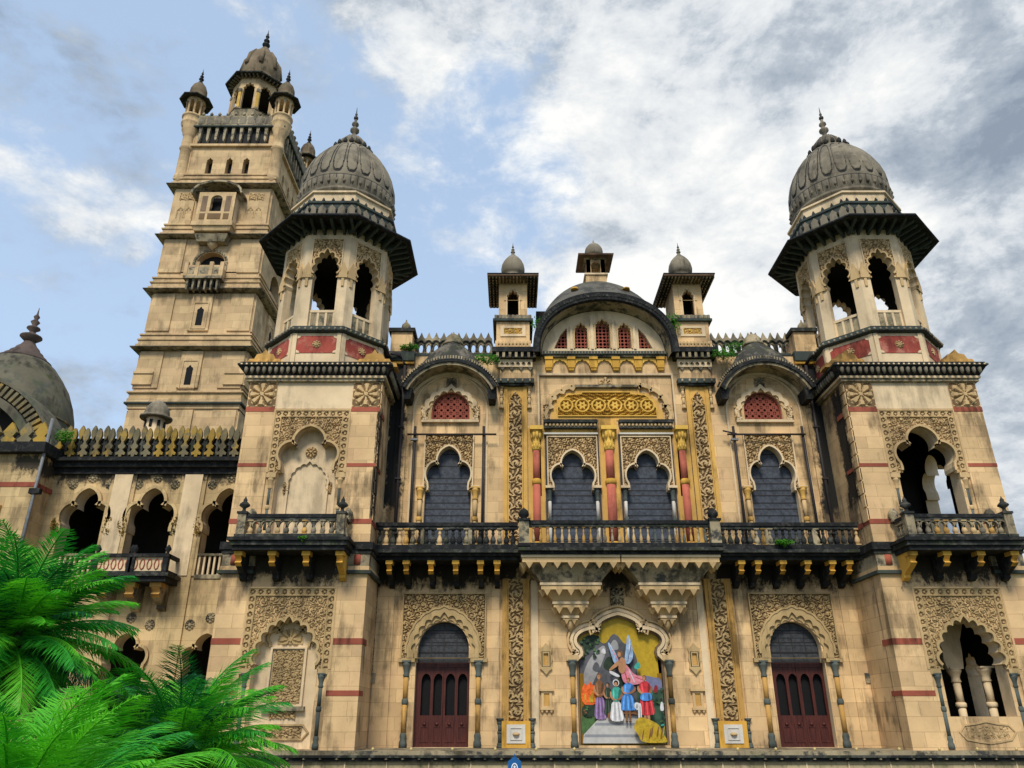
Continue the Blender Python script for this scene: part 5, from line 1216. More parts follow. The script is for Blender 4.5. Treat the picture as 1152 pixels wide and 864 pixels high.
# ------------------------------------------------------------------ tall clock-less tower behind
TT = thing('bell_tower', 'very tall tan stone tower of many storeys topped by a belfry and small domed turrets', 'tower', (-21.7, 23.6, 0))
def big_tower():
    cx, cy, HW = -21.75, 23.6, 3.62; FR = F(cx, cy - HW); FS = F(cx + HW, cy, 90); ST = 'far_stone'
    b = MB(F(cx, cy))
    b.box(-HW, HW, -HW, HW, 0, 31.0, ST)
    for f_ in (FR, FS):
        b.F = f_
    hsF = [opening(roundarch(1.02, 31.7, .95), 1.02, 30.9)]
    # upper storeys as hollow walls where the openings are
    b.F = F(cx, cy); b.box(-HW + .6, HW - .6, -HW + .6, HW - .6, 31, 45.2, 'interior_far')
    slits = [opening(multifoil(.2, 40.9, .3, 3, .06, u), .24, 39.75, u) for u in (-1.52, 0, 1.30)]
    for f_ in (FR, FS, F(cx - HW, cy, -90), F(cx, cy + HW, 180)):
        b.F = f_; jh = [rect(-.6, .6, 35.6, 37.2)] if f_ is FR else []
        b.slab(rect(-HW + .012, HW - .012, 30.9, 38.9), hsF + jh, -.59, 0, ST); b.slab(rect(-HW + .012, HW - .012, 38.9, 45.0), slits, -.59, -.05, ST)
        # flat pilasters that frame each storey
        for z0, z1, us in ((16, 20.3, 1), (21.9, 24.6, 1), (26.2, 29.1, 1), (30.9, 33.7, 0), (35, 38.2, 0)):
            for q in (-1, 1): u0, u1 = sorted((q * 2.0, q * (HW - .05))); b.box(u0, u1, -.01, .10, z0, z1, ST)
            if us: b.slab(rect(-.72, .72, z0, z1), [], -.01, .14, ST)
    o = b.build('shaft', TT)
    # mouldings and eaves
    m = MB(F(cx, cy))
    def ring(z0, z1, e, mat, t=0): m.box(-HW - e, HW + e, -HW - e, HW + e, z0, z1, mat, t)
    for zb in (24.65, 29.2, 33.75, 38.3):
        ring(zb + .02, zb + .10, .24, 'mixed_stone', .32); ring(zb + .10, zb + .16, .56, 'black_stone'); ring(zb + .18, zb + .42, .34, ST); ring(zb + .42, zb + .75, .22, ST); ring(zb + .75, zb + .85, .30, ST); ring(zb + .85, zb + 1.15, .16, ST); ring(zb + 1.15, zb + 1.25, .24, ST)
    ring(20.4, 20.7, .10, ST); ring(20.7, 20.82, .28, 'slate_ring'); ring(20.82, 21.1, .18, ST); ring(21.1, 21.5, .12, 'carved_stone'); ring(21.5, 21.6, .26, ST)
    for f_ in (FR, FS):
        m.F = f_
        for q in (-1, 1):
            u0, u1 = sorted((q * 2.4, q * (HW + .1))); m.box(u0, u1, -.01, .16, 22.2, 22.9, 'carved_stone'); m.box(u0, u1, -.01, .24, 22.9, 23.05, ST); m.box(u0, u1, -.01, .22, 22.1, 22.2, ST)
    m.build('string_course', TT)
    # windows
    for f_, nm in ((FR, 1), (FS, 1)):
        for u, z0, z1 in ((0, 26.6, 28.0), (0, 22.1, 23.5)):
            w_ = MB(f_); w_.slab(opening(multifoil(.2, z1 - .4, .35, 3, .06), .22, z0), [], .12, .155, 'dark_void'); w_.band(rect(-.46, .46, z0 - .25, z1 + .35), 0, .08, .13, .19, ST, True); w_.build('slit_window', TT)
    w_ = MB(FR); u0 = 0; w_.band([(-1.1, 30.9), (-1.1, 31.7)] + multifoil(1.06, 31.7, .99, 15, .07) + [(1.1, 31.7), (1.1, 30.9)], 0, .14, -.02, .10, 'mixed_stone'); ao = w_.build('arched_window', TT)
    bl = MB(FR); bl.box(-1.35, 1.35, 0, .9, 29.95, 30.15, 'mixed_stone'); bl.box(-1.2, 1.2, .72, .82, 30.15, 31.05, 'far_stone'); bl.box(-1.05, 1.05, .815, .83, 30.3, 30.9, 'mixed_stone')
    for q in (-1.25, -.5, .5, 1.25): bl.box(q - .13, q + .13, .68, .88, 30.15, 31.3, 'far_stone')
    for q in (-1, 1): bl.box(q * 1.2 - .05, q * 1.2 + .05, .1, .7, 30.15, 31.0, 'far_stone')
    for k in range(6): bl.slab([(-1.05 + k * .42 - .08, 29.96), (-1.05 + k * .42 + .08, 29.96), (-1.05 + k * .42 + .05, 29.1), (-1.05 + k * .42 - .05, 29.1)], [], .3, .75 - .0, 'mixed_stone')
    bl.box(-1.1, 1.1, 0, .35, 29.2, 29.95, 'soot_shade_stone'); bl.build('balcony', ao)
    # jharokha
    j = MB(FR); j.box(-1.35, -1.2, 0, .75, 34.9, 37.3, 'pale_stone'); j.box(1.2, 1.35, 0, .75, 34.9, 37.3, 'pale_stone'); j.slab(rect(-1.35, 1.35, 34.7, 37.35), [opening(roundarch(.42, 36.7, .38), .42, 35.65)], .7, .85, 'far_stone')
    for a in (-.87, .87): j.box(a - .2, a + .2, .845, .875, 35.65, 37.0, 'niche_brown'); j.box(a - .2, a + .2, .845, .875, 34.95, 35.45, 'carved_ground')
    j.box(-.48, .48, .845, .875, 34.95, 35.45, 'carved_ground'); j.box(-.5, .5, .1, .3, 35.6, 37.2, 'dark_void'); j.box(-1.5, 1.5, 0, 1.0, 34.35, 34.7, 'far_stone'); j.box(-1.3, 1.3, 0, .8, 34.0, 34.36, 'far_stone', .12); j.box(-1.0, 1.0, 0, .6, 33.2, 33.75, 'mixed_stone', .2); j.lathe([(.02, 32.7), (.3, 33.0), (.45, 33.25)], 0, .15, 'far_stone', 8)
    arc = [(1.75 * -math.cos(PI * i / 24), 37.1 + 1.0 * math.sin(PI * i / 24)) for i in range(25)]; j.band(arc, 0, .16, 0, 1.15, 'mixed_stone')
    rows = [[j.P(x * (1 - .55 * t), 1.1 * (1 - t), z + .14 + .75 * t * (2 - t) * .8) for x, z in arc] for t in (0, .3, .6, .85, 1)]
    for a in range(4):
        for i in range(24): j.face((rows[a][i], rows[a][i + 1], rows[a + 1][i + 1], rows[a + 1][i]), 'grey_stone', True)
    j.build('oriel_window', TT)
    for q in (-2.3, -2.9, 2.3, 2.9):
        n_ = MB(FR); n_.relief(q - .25, q + .25, 37.2, 37.8, .06, scroll(.3, q, 37.2), .1, .08, 'carved_stone', 'carved_ground'); n_.build('carved_block', TT); n_ = MB(FR); n_.band(opening(trefoil(.22, 36.0, 36.5, q), .22, 35.6, q), 0, .05, .09, .14, 'carved_stone'); n_.build('blind_niche', TT)
    # corbelled gallery
    gl = MB(F(cx, cy)); gl.box(-HW + .3, HW - .3, -HW - .35, HW + .35, 44.1, 45.15, 'mixed_stone'); gl.box(-HW - .35, HW + .35, -HW + .3, HW - .3, 44.1, 45.15, 'mixed_stone'); gl.box(-HW - .42, HW + .42, -HW - .42, HW + .42, 44.0, 44.12, 'slate_ring'); gl.box(-HW - .18, HW + .18, -HW - .18, HW + .18, 42.3, 42.5, ST)
    for f_ in (FR, FS):
        gl.F = f_
        for k in range(9):
            u = -2.56 + k * .64; gl.slab([(u - .10, 43.5), (u - .13, 44.0), (u + .13, 44.0), (u + .10, 43.5), (u + .09, 42.9), (u, 42.6), (u - .09, 42.9)], [], 0, .30, 'mixed_stone'); gl.lathe([(.1, 45.15), (.14, 45.3), (.02, 45.5)], u, .3, 'mixed_stone', 6)
            gl.box(u - .24, u + .24, .345, .37, 44.3, 45.0, 'grey_stone')
        gl.box(-2.75, 2.75, -.05, .02, 42.6, 43.98, 'interior_far')
    gl.build('gallery', TT)
    # corner turrets
    for a, c in ((-1, -1), (1, -1), (1, 1), (-1, 1)):
        t = MB(F(cx + a * (HW - .08), cy + c * (HW - .08))); t.lathe([(.05, 38.5), (.34, 38.9), (.50, 39.3), (.46, 39.5), (.42, 39.6), (.42, 42.0), (.52, 42.1), (.44, 42.25), (.42, 43.3), (.52, 43.5), (.50, 43.6), (.66, 43.9), (.64, 44.0), (.78, 44.4), (.80, 44.5), (.74, 44.6), (.74, 45.05), (.82, 45.1), (.82, 45.2), (.6, 45.25)], 0, 0, ST, 20)
        o2 = t.build('turret', TT)
        cl = MB(t.F)
        for k in range(8): an = 2 * PI * (k + .5) / 8; cl.lathe([(.10, 45.2), (.085, 45.4), (.085, 46.35), (.16, 46.65)], .60 * math.cos(an), .60 * math.sin(an), ST, 8)
        cl.lathe([(.70, 46.6), (.72, 46.95)], 0, 0, ST, 20); cl.build('colonnade', o2)
        e = MB(t.F); e.lathe([(.68, 46.95), (1.26, 46.78), (1.29, 46.86), (.75, 47.25)], 0, 0, 'black_stone', 8, 22.5, smooth=False); e.build('eave', o2)
        d = MB(t.F); d.lathe([(.64, 47.15), (.66, 47.3), (.60, 47.35), (.66, 47.7), (.64, 48.1), (.5, 48.5), (.28, 48.8), (.1, 48.95), (.06, 49.0)], 0, 0, 'weathered_dome', 20); finial(d, 0, 0, 48.95, 1.5, .20, 'soot_shade_stone', 'iron'); d.build('dome', o2)
    # belfry
    by = cy - .7; FB = F(cx, by); bf = MB(FB); C8 = math.cos(R(22.5))
    bf.lathe([(2.35 / C8, 45.0), (2.35 / C8, 46.0), (2.1 / C8, 46.2), (2.0 / C8, 47.0), (2.05 / C8, 47.05)], 0, 0, 'mixed_stone', 8, 22.5, smooth=False)
    o3 = bf.build('belfry', TT); dr = MB(FB); AP = 1.78; wd = AP * math.tan(R(22.5))
    for i in range(8):
        dr.F = F(cx, by, i * 45).at(0, AP); dr.slab(rect(-wd, wd, 47.0, 50.75), [opening(multifoil(.40, 49.35, .55, 5, .11, 0, .1), .46, 47.15)], -.22, 0, ST, bmat='interior_far'); dr.box(-wd - .04, -wd + .17, -.1, .08, 47.3, 49.1, 'gold_carving' if i in (0, 1) else ST); dr.box(-wd - .08, -wd + .2, -.1, .12, 49.05, 49.35, 'grey_stone')
        dr.lathe([(.2, 46.95), (.3, 47.1), (.18, 47.35)], -wd + .05, .02, 'mixed_stone', 8)
    dr.F = FB; dr.lathe([(1.7, 50.3), (1.7, 50.6)], 0, 0, 'interior', 16); dr.build('arcade', o3)
    e = MB(FB); e.lathe([(1.8 / C8, 50.75), (2.42 / C8, 50.6), (2.46 / C8, 50.7), (1.7 / C8, 51.25)], 0, 0, 'black_stone', 8, 22.5, smooth=False)
    for i in range(8):
        e.F = F(cx, by, i * 45).at(0, 1.8)
        for k in range(5): e.box(-.66 + k * .33 - .05, -.66 + k * .33 + .05, 0, .45, 50.5, 50.72, 'grey_stone')
    e.build('eave', o3)
    d = MB(FB); d.lathe([(1.62, 51.15), (1.64, 51.45), (1.52, 51.5), (1.60, 51.9), (1.62, 52.5), (1.55, 53.2), (1.38, 53.9), (1.1, 54.55), (.75, 55.05), (.48, 55.3), (.45, 55.5), (.3, 55.75)], 0, 0, 'weathered_dome', 32)
    for k in range(8): a = 2 * PI * k / 8 + .3; d.tube([(cx + 1.6 * math.cos(a), by + 1.6 * math.sin(a), 52.6), (cx + 1.38 * math.cos(a), by + 1.38 * math.sin(a), 53.9), (cx + .9 * math.cos(a), by + .9 * math.sin(a), 54.85)], [.2, .2, .1], 'weathered_dome', 8)
    do = d.build('dome', o3); fi = MB(FB); finial(fi, 0, 0, 55.6, 2.5, .34, 'soot_shade_stone', 'iron'); fi.build('finial', o3)
stone('weathered_dome', (.19, .14, .085), blocks=False, soot=.7, var=.4, moss=.5)
big_tower()

# ------------------------------------------------------------------ left wing with its arcade
WG = thing('palace_wing', 'lower arcaded stone wing with a mustard crested parapet behind the palms', 'building', (-14, 2, 0))
def wing():
    Y = 2.0; f = F(0, Y); cs = (-11.0, -13.9, -16.45)
    hs = []
    for c in cs:
        hs.append(opening(trefoil(.92, 8.15, 9.85, c, .5), .86, 6.5, c)); hs.append(opening(trefoil(.8, 3.2, 4.45, c, .5), .75, 1.0, c))
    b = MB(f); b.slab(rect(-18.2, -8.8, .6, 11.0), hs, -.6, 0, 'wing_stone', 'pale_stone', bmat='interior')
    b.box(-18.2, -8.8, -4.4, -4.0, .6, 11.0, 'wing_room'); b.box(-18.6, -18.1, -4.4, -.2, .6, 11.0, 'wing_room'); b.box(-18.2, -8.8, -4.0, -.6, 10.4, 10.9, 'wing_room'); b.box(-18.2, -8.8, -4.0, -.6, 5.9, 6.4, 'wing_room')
    for c in (-12.45, -15.2): b.box(c - .5, c + .5, -.01, .08, .7, 10.6, 'wing_stone'); b.box(c - .35, c + .35, .07, .12, 6.5, 10.4, 'pale_stone')
    b.box(-8.8 - 1.2, -8.8, -.01, .06, 4.9, 6.2, 'red_band')
    o = b.build('arcade_wall', WG)
    for c in cs:
        rd = MB(f); t = MB(f); a = trefoil(.92, 8.15, 9.85, c, .5); t.band(a, 0, .12, -.02, .12, 'wing_stone'); lt = MB(f); lt.band(trefoil(.8, 3.2, 4.45, c, .5), 0, .1, -.02, .1, 'wing_stone'); lt.build('arch_trim', WG)
        for q in (-1, 1): t.relief(c + q * 1.0 - .16, c + q * 1.0 + .16, 8.0, 8.7, .035, scroll(.3, c, 8), .02, .16, 'ochre_fleur', 'carved_ground', keep=lambda U, Z: np.abs(U - c - q * 1.0) < .16 - .1 * np.abs(Z - 8.4)); t.box(c + q * .93 - .08, c + q * .93 + .08, -.1, .06, 6.5, 8.0, 'wing_stone')
        for du, dz in ((-.72, 10.02), (0, 10.28), (.72, 10.02), (-.72, 4.75), (.72, 4.75), (0, 5.0)): rd.relief(c + du - .19, c + du + .19, dz - .19, dz + .19, .03, rosette(c + du, dz, .18), .0, .07, 'mixed_stone', keep=lambda U, Z: np.hypot(U - c - du, Z - dz) < .19)
        t.build('arch_trim', WG)
        rd.each('roundel', WG)
        r_ = MB(f); r_.box(c - .86, c + .86, -.15, .05, 7.25, 7.33, 'mixed_stone'); r_.box(c - .86, c + .86, -.15, .05, 6.4, 6.55, 'mixed_stone')
        for k in range(9): r_.box(c - .8 + k * .19, c - .73 + k * .19, -.1, 0, 6.55, 7.25, 'pale_stone')
        r_.build('railing', WG)
    cn = MB(f); cn.box(-18.4, -8.8, -.8, .5, 10.86, 10.98, 'soot_shade_stone'); cn.box(-18.3, -8.8, -.8, .32, 10.66, 10.862, 'soot_shade_stone'); cn.box(-18.3, -8.8, -.7, .14, 10.42, 10.662, 'soot_shade_stone'); cn.build('cornice', WG)
    pp = MB(f); pp.box(-18.2, -8.8, .1, .2, 10.97, 11.12, 'soot_shade_stone')
    for k in range(19):
        u = -18.0 + k * .5; mt = ('ochre_fleur', 'dark_fleur', 'dark_fleur', 'ochre_fleur', 'dark_fleur')[(k * 3 + k // 5) % 5]
        half = [(.05, 11.1), (.07, 11.2), (.17, 11.17), (.20, 11.27), (.10, 11.33), (.05, 11.42), (.12, 11.46), (.155, 11.56), (.07, 11.62), (.04, 11.72), (.10, 11.84), (.125, 12.0), (.09, 12.16), (.02, 12.30)]
        pp.slab([(u + x, z) for x, z in half] + [(u - x, z) for x, z in reversed(half)], [], .1, .22, mt); v = u + .25
        pp.slab([(v - .07, 12.32), (v - .11, 12.2), (v - .09, 12.02), (v - .02, 11.84), (v + .02, 11.84), (v + .09, 12.02), (v + .11, 12.2), (v + .07, 12.32), (v, 12.44)], [], .04, .16, 'dark_fleur' if k % 4 else mt)
        pp.slab([(v - .05, 11.9), (v - .09, 11.7), (v - .14, 11.66), (v - .05, 11.6), (v - .04, 11.1), (v + .04, 11.1), (v + .05, 11.6), (v + .14, 11.66), (v + .09, 11.7), (v + .05, 11.9)], [], .0, .1, 'black_stone')
    pp.box(-18.2, -8.8, -.06, -.03, 11.0, 11.95, 'soot_shade_stone'); pp.build('crested_parapet', WG)
    # small balcony on the middle arch
    bl = MB(f); c = -13.75; bl.box(c - 1.5, c + 1.35, 0, 1.15, 6.12, 6.3, 'soot_shade_stone'); bl.box(c - 1.6, c + 1.45, 0, 1.25, 6.3, 6.42, 'black_stone'); bl.box(c - 1.4, c + 1.25, .95, 1.08, 6.42, 6.5, 'black_stone'); bl.box(c - 1.45, c + 1.3, .92, 1.12, 7.0, 7.12, 'soot_shade_stone')
    for q in (-1.35, -.1, .0, 1.2): bl.box(c + q - .09, c + q + .09, .92, 1.1, 6.42, 7.1, 'soot_shade_stone'); bl.lathe([(.08, 7.1), (.05, 7.18), (.12, 7.3), (.03, 7.45)], c + q, 1.0, 'soot_shade_stone', 8)
    bl.box(c + 1.16, c + 1.3, .0, 1.0, 7.0, 7.12, 'soot_shade_stone'); bl.box(c + 1.16, c + 1.3, .0, 1.0, 6.42, 6.55, 'black_stone')
    bl.box(c - 1.3, c + 1.2, .99, 1.02, 6.5, 7.0, 'pale_stone')
    for k in range(10): bl.band(ell(c - 1.2 + k * .26, 6.75, .1, .2, 0, 360, 8), 0, .03, 1.02, 1.05, 'red_band')
    bo = bl.build('balcony', WG)
    for u in (c - 1.0, c, c + .95): bracket(f, u, 0, .95, 6.12, 5.2, .3, 'bracket', bo, 'yellow_lower', 'mixed_stone')
    # projecting end bay at the far left
    e = MB(F(0, .9)); e.box(-30, -18.0, -1.4, 0, .6, 10.95, 'wing_stone'); e.box(-30, -17.94, -1.4, .02, 9.62, 9.8, 'red_band')
    e.box(-30, -17.75, -1.4, .35, 10.9, 11.3, 'soot_shade_stone')
    e.slab([(-19.6, 8.9), (-19.45, 8.95), (-19.3, 9.25), (-19.15, 8.95), (-19.0, 8.9), (-19.0, 8.6), (-19.6, 8.6)], [], 0, .1, 'yellow_lower'); e.box(-19.7, -18.9, 0, .16, 8.2, 8.35, 'mixed_stone'); e.box(-19.5, -19.1, 0, .1, 7.6, 8.2, 'mixed_stone')
    e.build('end_bay', WG)
    p2 = MB(F(0, .9))
    for k in range(16):
        u = -18.2 - k * .62; mt = ('ochre_fleur', 'dark_fleur')[k % 2]
        p2.slab([(u - .18, 11.28), (u - .28, 11.5), (u - .14, 11.62), (u - .26, 11.8), (u - .1, 12.05), (u, 12.2), (u + .1, 12.05), (u + .26, 11.8), (u + .14, 11.62), (u + .28, 11.5), (u + .18, 11.28)], [], -.1, .06, mt)
    p2.box(-30, -17.9, -.1, -.05, 11.2, 11.7, 'black_stone'); p2.build('crested_parapet', WG)
    dp = MB(F(0, .9)); dp.tube([(-17.8, .75, 5), (-17.85, .75, 12.3)], .06, 'pipe_metal', 8); dp.box(-18.0, -17.6, .05, .25, 9.3, 9.5, 'soot_shade_stone'); dp.build('drain_pipe', WG)
    # small domed roof turret just above the parapet
    k = MB(F(-16.05, 5.2)); k.lathe([(.5, 10.9), (.5, 13.3), (.42, 13.35), (.40, 14.0), (.5, 14.05)], 0, 0, 'pale_stone', 16)
    for a in range(8): an = 2 * PI * a / 8; k.box(.39 * math.cos(an) - .06, .39 * math.cos(an) + .06, .39 * math.sin(an) - .05, .39 * math.sin(an) + .05, 13.5, 13.85, 'dark_void')
    ko = k.build('roof_turret', WG); d = MB(F(-16.05, 5.2)); d.lathe([(.68, 13.98), (.70, 14.06), (.52, 14.1), (.55, 14.25), (.48, 14.5), (.3, 14.75), (.1, 14.88)], 0, 0, 'grey_stone', 16); d.build('dome', ko)
wing()

# ------------------------------------------------------------------ domed building far left
DB = thing('domed_building', 'big plain mossy grey dome with a ringed spire behind the mustard parapet', 'building', (-24.7, 8, 0))
def far_dome():
    f = F(-24.7, 8); b = MB(f); b.lathe([(3.3, 0), (3.3, 12.8), (3.4, 12.85), (3.4, 13.0), (3.2, 13.1)], 0, 0, 'wing_stone', 16, smooth=False); b.build('drum', DB)
    d = MB(f); d.lathe([(2.95, 13.0), (3.0, 13.6), (3.06, 13.7), (2.98, 13.85), (2.95, 14.6), (2.84, 15.3), (2.64, 16.0), (2.32, 16.75), (1.9, 17.38), (1.5, 17.88), (1.08, 18.22), (1.0, 18.26)], 0, 0, 'weathered_dome2', 56)
    for k in range(26):
        a = 2 * PI * k / 26; d.lathe([(.02, 14.15), (.16, 14.35), (.12, 14.6), (.02, 14.7)], 2.94 * math.cos(a), 2.94 * math.sin(a), 'weathered_dome2', 6)
    d.lathe([(2.92, 14.8), (3.0, 14.86), (2.88, 14.95)], 0, 0, 'dark_fleur', 56); do = d.build('dome', DB)
    s = MB(f); s.lathe([(1.22, 18.08), (1.24, 18.16), (1.02, 18.28), (.98, 18.4), (.82, 18.5), (.76, 18.64), (.6, 18.76), (.54, 18.9), (.38, 19.06), (.3, 19.2), (.24, 19.3)], 0, 0, 'terracotta', 32); s.build('spire_base', DB)
    fi = MB(f); fi.lathe([(.22, 19.25), (.3, 19.35), (.52, 19.55), (.5, 19.62), (.16, 19.8), (.14, 19.9), (.32, 20.05), (.3, 20.12), (.1, 20.25), (.22, 20.45), (.08, 20.6), (.15, 20.75), (.05, 20.9), (.01, 21.3)], 0, 0, 'terracotta', 16); fi.build('finial', DB)
    # sweeping hood with yellow fins in front of the dome
    h = MB(F(-24.95, 4.6)); n = 26; arc = [(4.2 * -math.cos(PI * i / n), 10.9 + 4.0 * math.sin(PI * i / n) ** 1.0) for i in range(n + 1)]
    h.band(arc, 0, .35, -1.5, .3, 'weathered_dome2'); h.band(arc, .35, .95, -1.2, .05, 'soot_shade_stone'); h.band(arc, .95, 1.1, -1.3, .25, 'weathered_dome2'); h.slab([(-4.2, 10.9)] + arc[1:-1] + [(4.2, 10.9)], [], -1.2, -.8, 'interior'); ho = h.build('arched_hood', DB)
    fn = MB(F(-24.95, 4.6))
    for i in range(1, 2 * n):
        a = PI * i / (2 * n); u, z = -math.cos(a), math.sin(a); p0 = (4.6 * u, 10.9 + 4.4 * z); p1 = (5.12 * u, 10.9 + 4.92 * z); tx, tz = z * .08, -u * .08
        fn.slab([(p0[0] - tx, p0[1] - tz), (p1[0] - tx, p1[1] - tz), (p1[0] + tx, p1[1] + tz), (p0[0] + tx, p0[1] + tz)], [], .0, .22, 'dark_fleur')
    fn.build('fin_row', ho)
stone('weathered_dome2', (.14, .125, .085), blocks=False, soot=.7, var=.35, moss=.45, patch=((.075, .082, .065), .9))
stone('terracotta', (.10, .072, .06), blocks=False, soot=.6, var=.3)
far_dome()

# ------------------------------------------------------------------ cycads in front
def cycad(label, base, trunk_h, n, L, mats, seed, el=(0, 85), az=(0, 360), droop=1.0, trunk_r=.2):
    rnd = random.Random(seed); th = thing('cycad_palm', label, 'palm', base, 'cycads in front of the palace')
    bx, by, bz = base; t = MB(); pts = [(bx + .05 * math.sin(k), by, bz + trunk_h * k / 8) for k in range(9)]
    t.tube(pts, [trunk_r * (1.15 - .02 * k) * (1 + .06 * (k % 2)) for k in range(9)], 'trunk_bark', 12)
    for k in range(70):
        a = rnd.uniform(0, 2 * PI); z = bz + rnd.uniform(.1, trunk_h + .1); t.tube([(bx + trunk_r * math.cos(a), by + trunk_r * math.sin(a), z), (bx + trunk_r * 1.5 * math.cos(a), by + trunk_r * 1.5 * math.sin(a), z + .1)], [.04, .012], 'trunk_bark', 5)
    t.build('trunk', th); top = Vector((bx, by, bz + trunk_h))
    for k in range(n):
        a = R(rnd.uniform(*az)) if az != (0, 360) else 2 * PI * (k * .381966 + rnd.uniform(-.03, .03)); e0 = R(el[1] + (el[0] - el[1]) * ((k + .5) / n) ** .8 + rnd.uniform(-6, 6)); l = L * rnd.uniform(.85, 1.12)
        m = 26; p = top.copy(); cur = e0; P = []
        for i in range(m + 1):
            P.append(p.copy()); cur -= R(droop * (1.2 + 3.4 * i / m)) ; d = Vector((math.cos(a) * math.cos(cur), math.sin(a) * math.cos(cur), math.sin(cur))); p = p + d * (l / m)
        b = MB(); mat = rnd.choice(mats); b.tube(P, [.022 * (1 - .8 * i / m) for i in range(m + 1)], mat, 5)
        side = Vector((-math.sin(a), math.cos(a), 0)); nl = 104; tw = rnd.uniform(-.5, .5); other = rnd.choice(mats)
        for i in range(nl):
            f_ = .06 + .94 * (i + rnd.uniform(-.4, .4)) / nl; x = min(max(f_, 0), .999) * m; i0 = min(int(x), m - 1); q = P[i0].lerp(P[i0 + 1], x - i0); tan = (P[i0 + 1] - P[i0]).normalized(); nor = side.cross(tan)
            ll = l * .25 * (math.sin(PI * min(1, f_ * .90 + .08)) ** .55) * rnd.uniform(.8, 1.12); w_ = .0078 * rnd.uniform(.8, 1.2)
            for sgn in (-1, 1):
                dr = (side * sgn * .80 + tan * (.45 + .6 * f_ + rnd.uniform(-.16, .16)) + nor * (rnd.uniform(.0, .42) + sgn * tw * .3)).normalized(); tip = q + dr * ll + Vector((0, 0, -.20 * ll * rnd.random())); mid = q + dr * ll * .5 + nor * .014
                wv = tan * w_; ids = []
                for v in (q - wv * .6, mid - wv, tip, mid + wv, q + wv * .6): b.v.append(tuple(v)); ids.append(len(b.v) - 1)
                b.face(ids, mat if rnd.random() < .8 else other)
        b.build('frond', th)
cycad('tall cycad whose dark trunk lifts its green crown up to the arcade balcony', (-6.1, -17.2, 0), 2.45, 100, 1.46, ['frond_mid', 'frond_mid', 'frond_bright', 'frond_deep', 'frond_bright'], 3, (-18, 88), droop=.7, trunk_r=.2)
cycad('bushy bright green cycad growing lowest, below the crown of the tall dark-trunked one', (-4.15, -19.8, 0), .42, 96, 1.70, ['frond_bright', 'frond_bright', 'frond_bright', 'frond_mid'], 5, (2, 88), droop=.7)
cycad('dense green cycad standing in front of the closed niche of the palace', (-4.5, -15.6, 0), .95, 100, 1.70, ['frond_bright', 'frond_mid', 'frond_bright', 'frond_deep'], 9, (-12, 88), droop=.75)
cycad('greyish dull cycad half hidden between the brighter green palms', (-5.9, -14.2, 0), 1.1, 44, 1.6, ['frond_deep', 'frond_dry', 'frond_deep'], 13, (0, 86), droop=.9)

# ------------------------------------------------------------------ weeds on the roofs
def weed(label, x, y, z, r, n, seed, flat=.6):
    rnd = random.Random(seed); b = MB()
    for k in range(n):
        a = rnd.uniform(0, 2 * PI); q = r * rnd.random() ** .5; c = Vector((x + q * math.cos(a), y + q * .6 * math.sin(a), z + rnd.uniform(0, r * flat))); a2 = rnd.uniform(0, 2 * PI); l = rnd.uniform(.05, .12)
        d = Vector((math.cos(a2), math.sin(a2), rnd.uniform(-.2, .9))).normalized(); s = d.orthogonal().normalized() * l * .35; ids = []
        for v in (c, c + d * l * .5 + s, c + d * l, c + d * l * .5 - s): b.v.append(tuple(v)); ids.append(len(b.v) - 1)
        b.face(ids, 'weed')
    for k in range(14): a = rnd.uniform(0, 2 * PI); b.tube([(x, y, z - .1), (x + r * .5 * math.cos(a), y + r * .3 * math.sin(a), z + r * flat * .6)], .008, 'weed', 4)
    o = b.build('weed_tuft'); o['label'] = label; o['category'] = 'weed'; o['group'] = 'weeds rooted on the roof ledges'
weed('green weeds hanging between the ribbed canopy and pavilion nearer the tall tower', -.95, -.55, 14.1, .45, 420, 1)
weed('small green weeds beside the parapet pier next to the tower with closed niche', -4.0, -.2, 14.85, .35, 260, 2, .4)
weed('densest green weeds, on the ribbed canopy farther from the tall tower', 8.15, -.45, 14.35, .5, 520, 3)
weed('low green weeds on the crenellated parapet behind the densely weeded canopy', 9.0, .3, 15.1, .5, 300, 4, .4)
weed('thick green weeds clinging to the curved middle roof, on its more overgrown end', 6.25, -.3, 15.6, .4, 380, 5, 1.8)
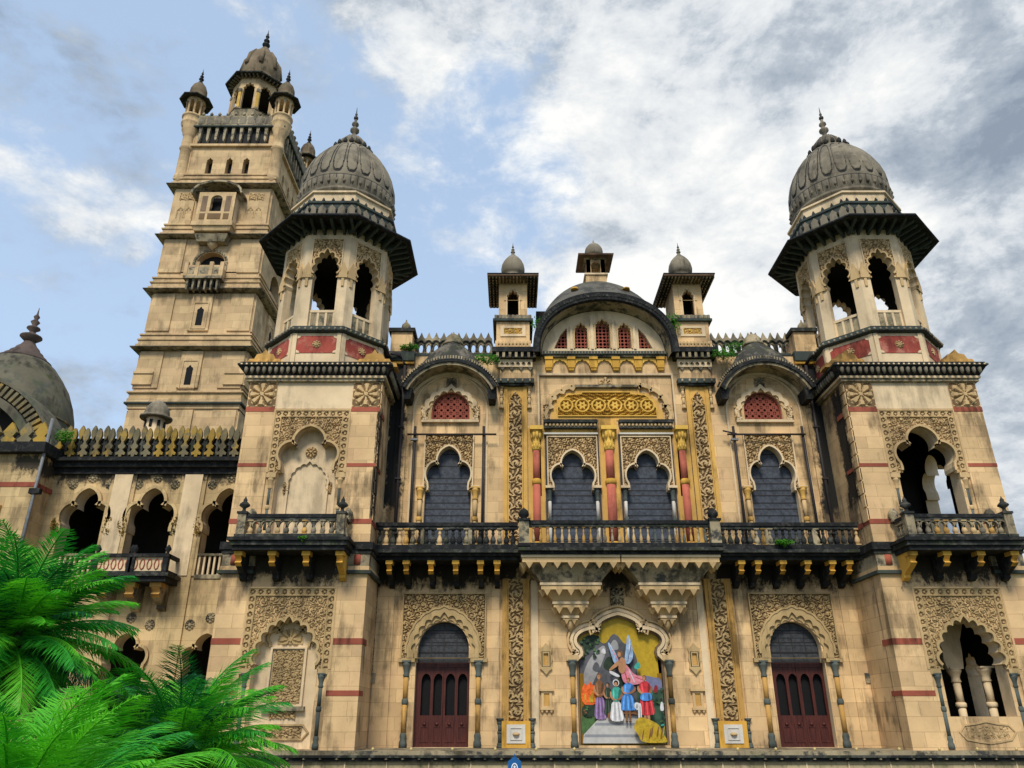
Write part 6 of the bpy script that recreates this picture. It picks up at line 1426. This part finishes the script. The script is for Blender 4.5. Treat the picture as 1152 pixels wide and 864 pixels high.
weed('thin green weeds clinging to the curved middle roof, on its barer end', 1.05, -.3, 15.6, .28, 220, 6, 1.8)
weed('bright green weeds growing out of the floor of the long black balcony', 9.1, -1.45, 6.95, .28, 260, 7, .5)
weed('tiny green weed on the balcony edge in front of the closed niche', -6.5, -3.35, 6.72, .12, 70, 8, .5)
weed('mossy green weeds on the parapet corner by the pale drain pipe', -17.6, 1.4, 11.6, .35, 300, 9, 1.2)

# ------------------------------------------------------------------ bulbs along the ledge, sign
for i in range(22):
    b = MB(F(-4.0 + i * 1.16 + .06 * math.sin(i * 5), -2.66)); b.lathe([(.025, ZL), (.03, ZL + .02), (.042, ZL + .045), (.038, ZL + .075), (.01, ZL + .095)], 0, 0, 'bulb', 10)
    o = b.build('light_bulb'); o['label'] = 'small round pale yellow bulb sitting on the black plinth ledge'; o['category'] = 'bulb'; o['group'] = 'bulbs along the plinth ledge'
SG = thing('sign_post', 'small blue pointed sign with a white arch emblem in front of the plinth', 'sign', (.06, -7.0, 0))
def sign():
    f = F(.06, -7.0); b = MB(f); out = [(-.155, .30), (-.155, .70), (-.10, .735), (0, .815), (.10, .735), (.155, .70), (.155, .30)]
    b.slab(out, [], -.02, .02, 'sign_blue'); b.lathe([(.018, .80), (.02, .83), (.005, .86)], 0, 0, 'sign_blue', 8); b.build('board', SG)
    e = MB(f); a = [(-.078, .47), (-.078, .55)] + ell(0, .55, .078, .115, 180, 0, 14) + [(.078, .55), (.078, .47)]; e.band(a, -.022, 0, .02, .026, 'sign_white'); e.slab(poly_ell(0, .585, .026, .028, 12), [], .02, .026, 'sign_white'); e.slab([(-.045, .475), (-.045, .53), (-.02, .556), (.02, .556), (.045, .53), (.045, .475)], [], .02, .026, 'sign_white')
    e.slab(rect(-.1, -.055, .44, .52), [], .0205, .0265, 'sign_white'); e.slab(rect(.055, .1, .44, .52), [], .0205, .0265, 'sign_white'); e.build('emblem', SG)
    p = MB(f); p.box(-.025, .025, -.07, -.022, 0, .6, 'iron'); p.build('post', SG)
sign()
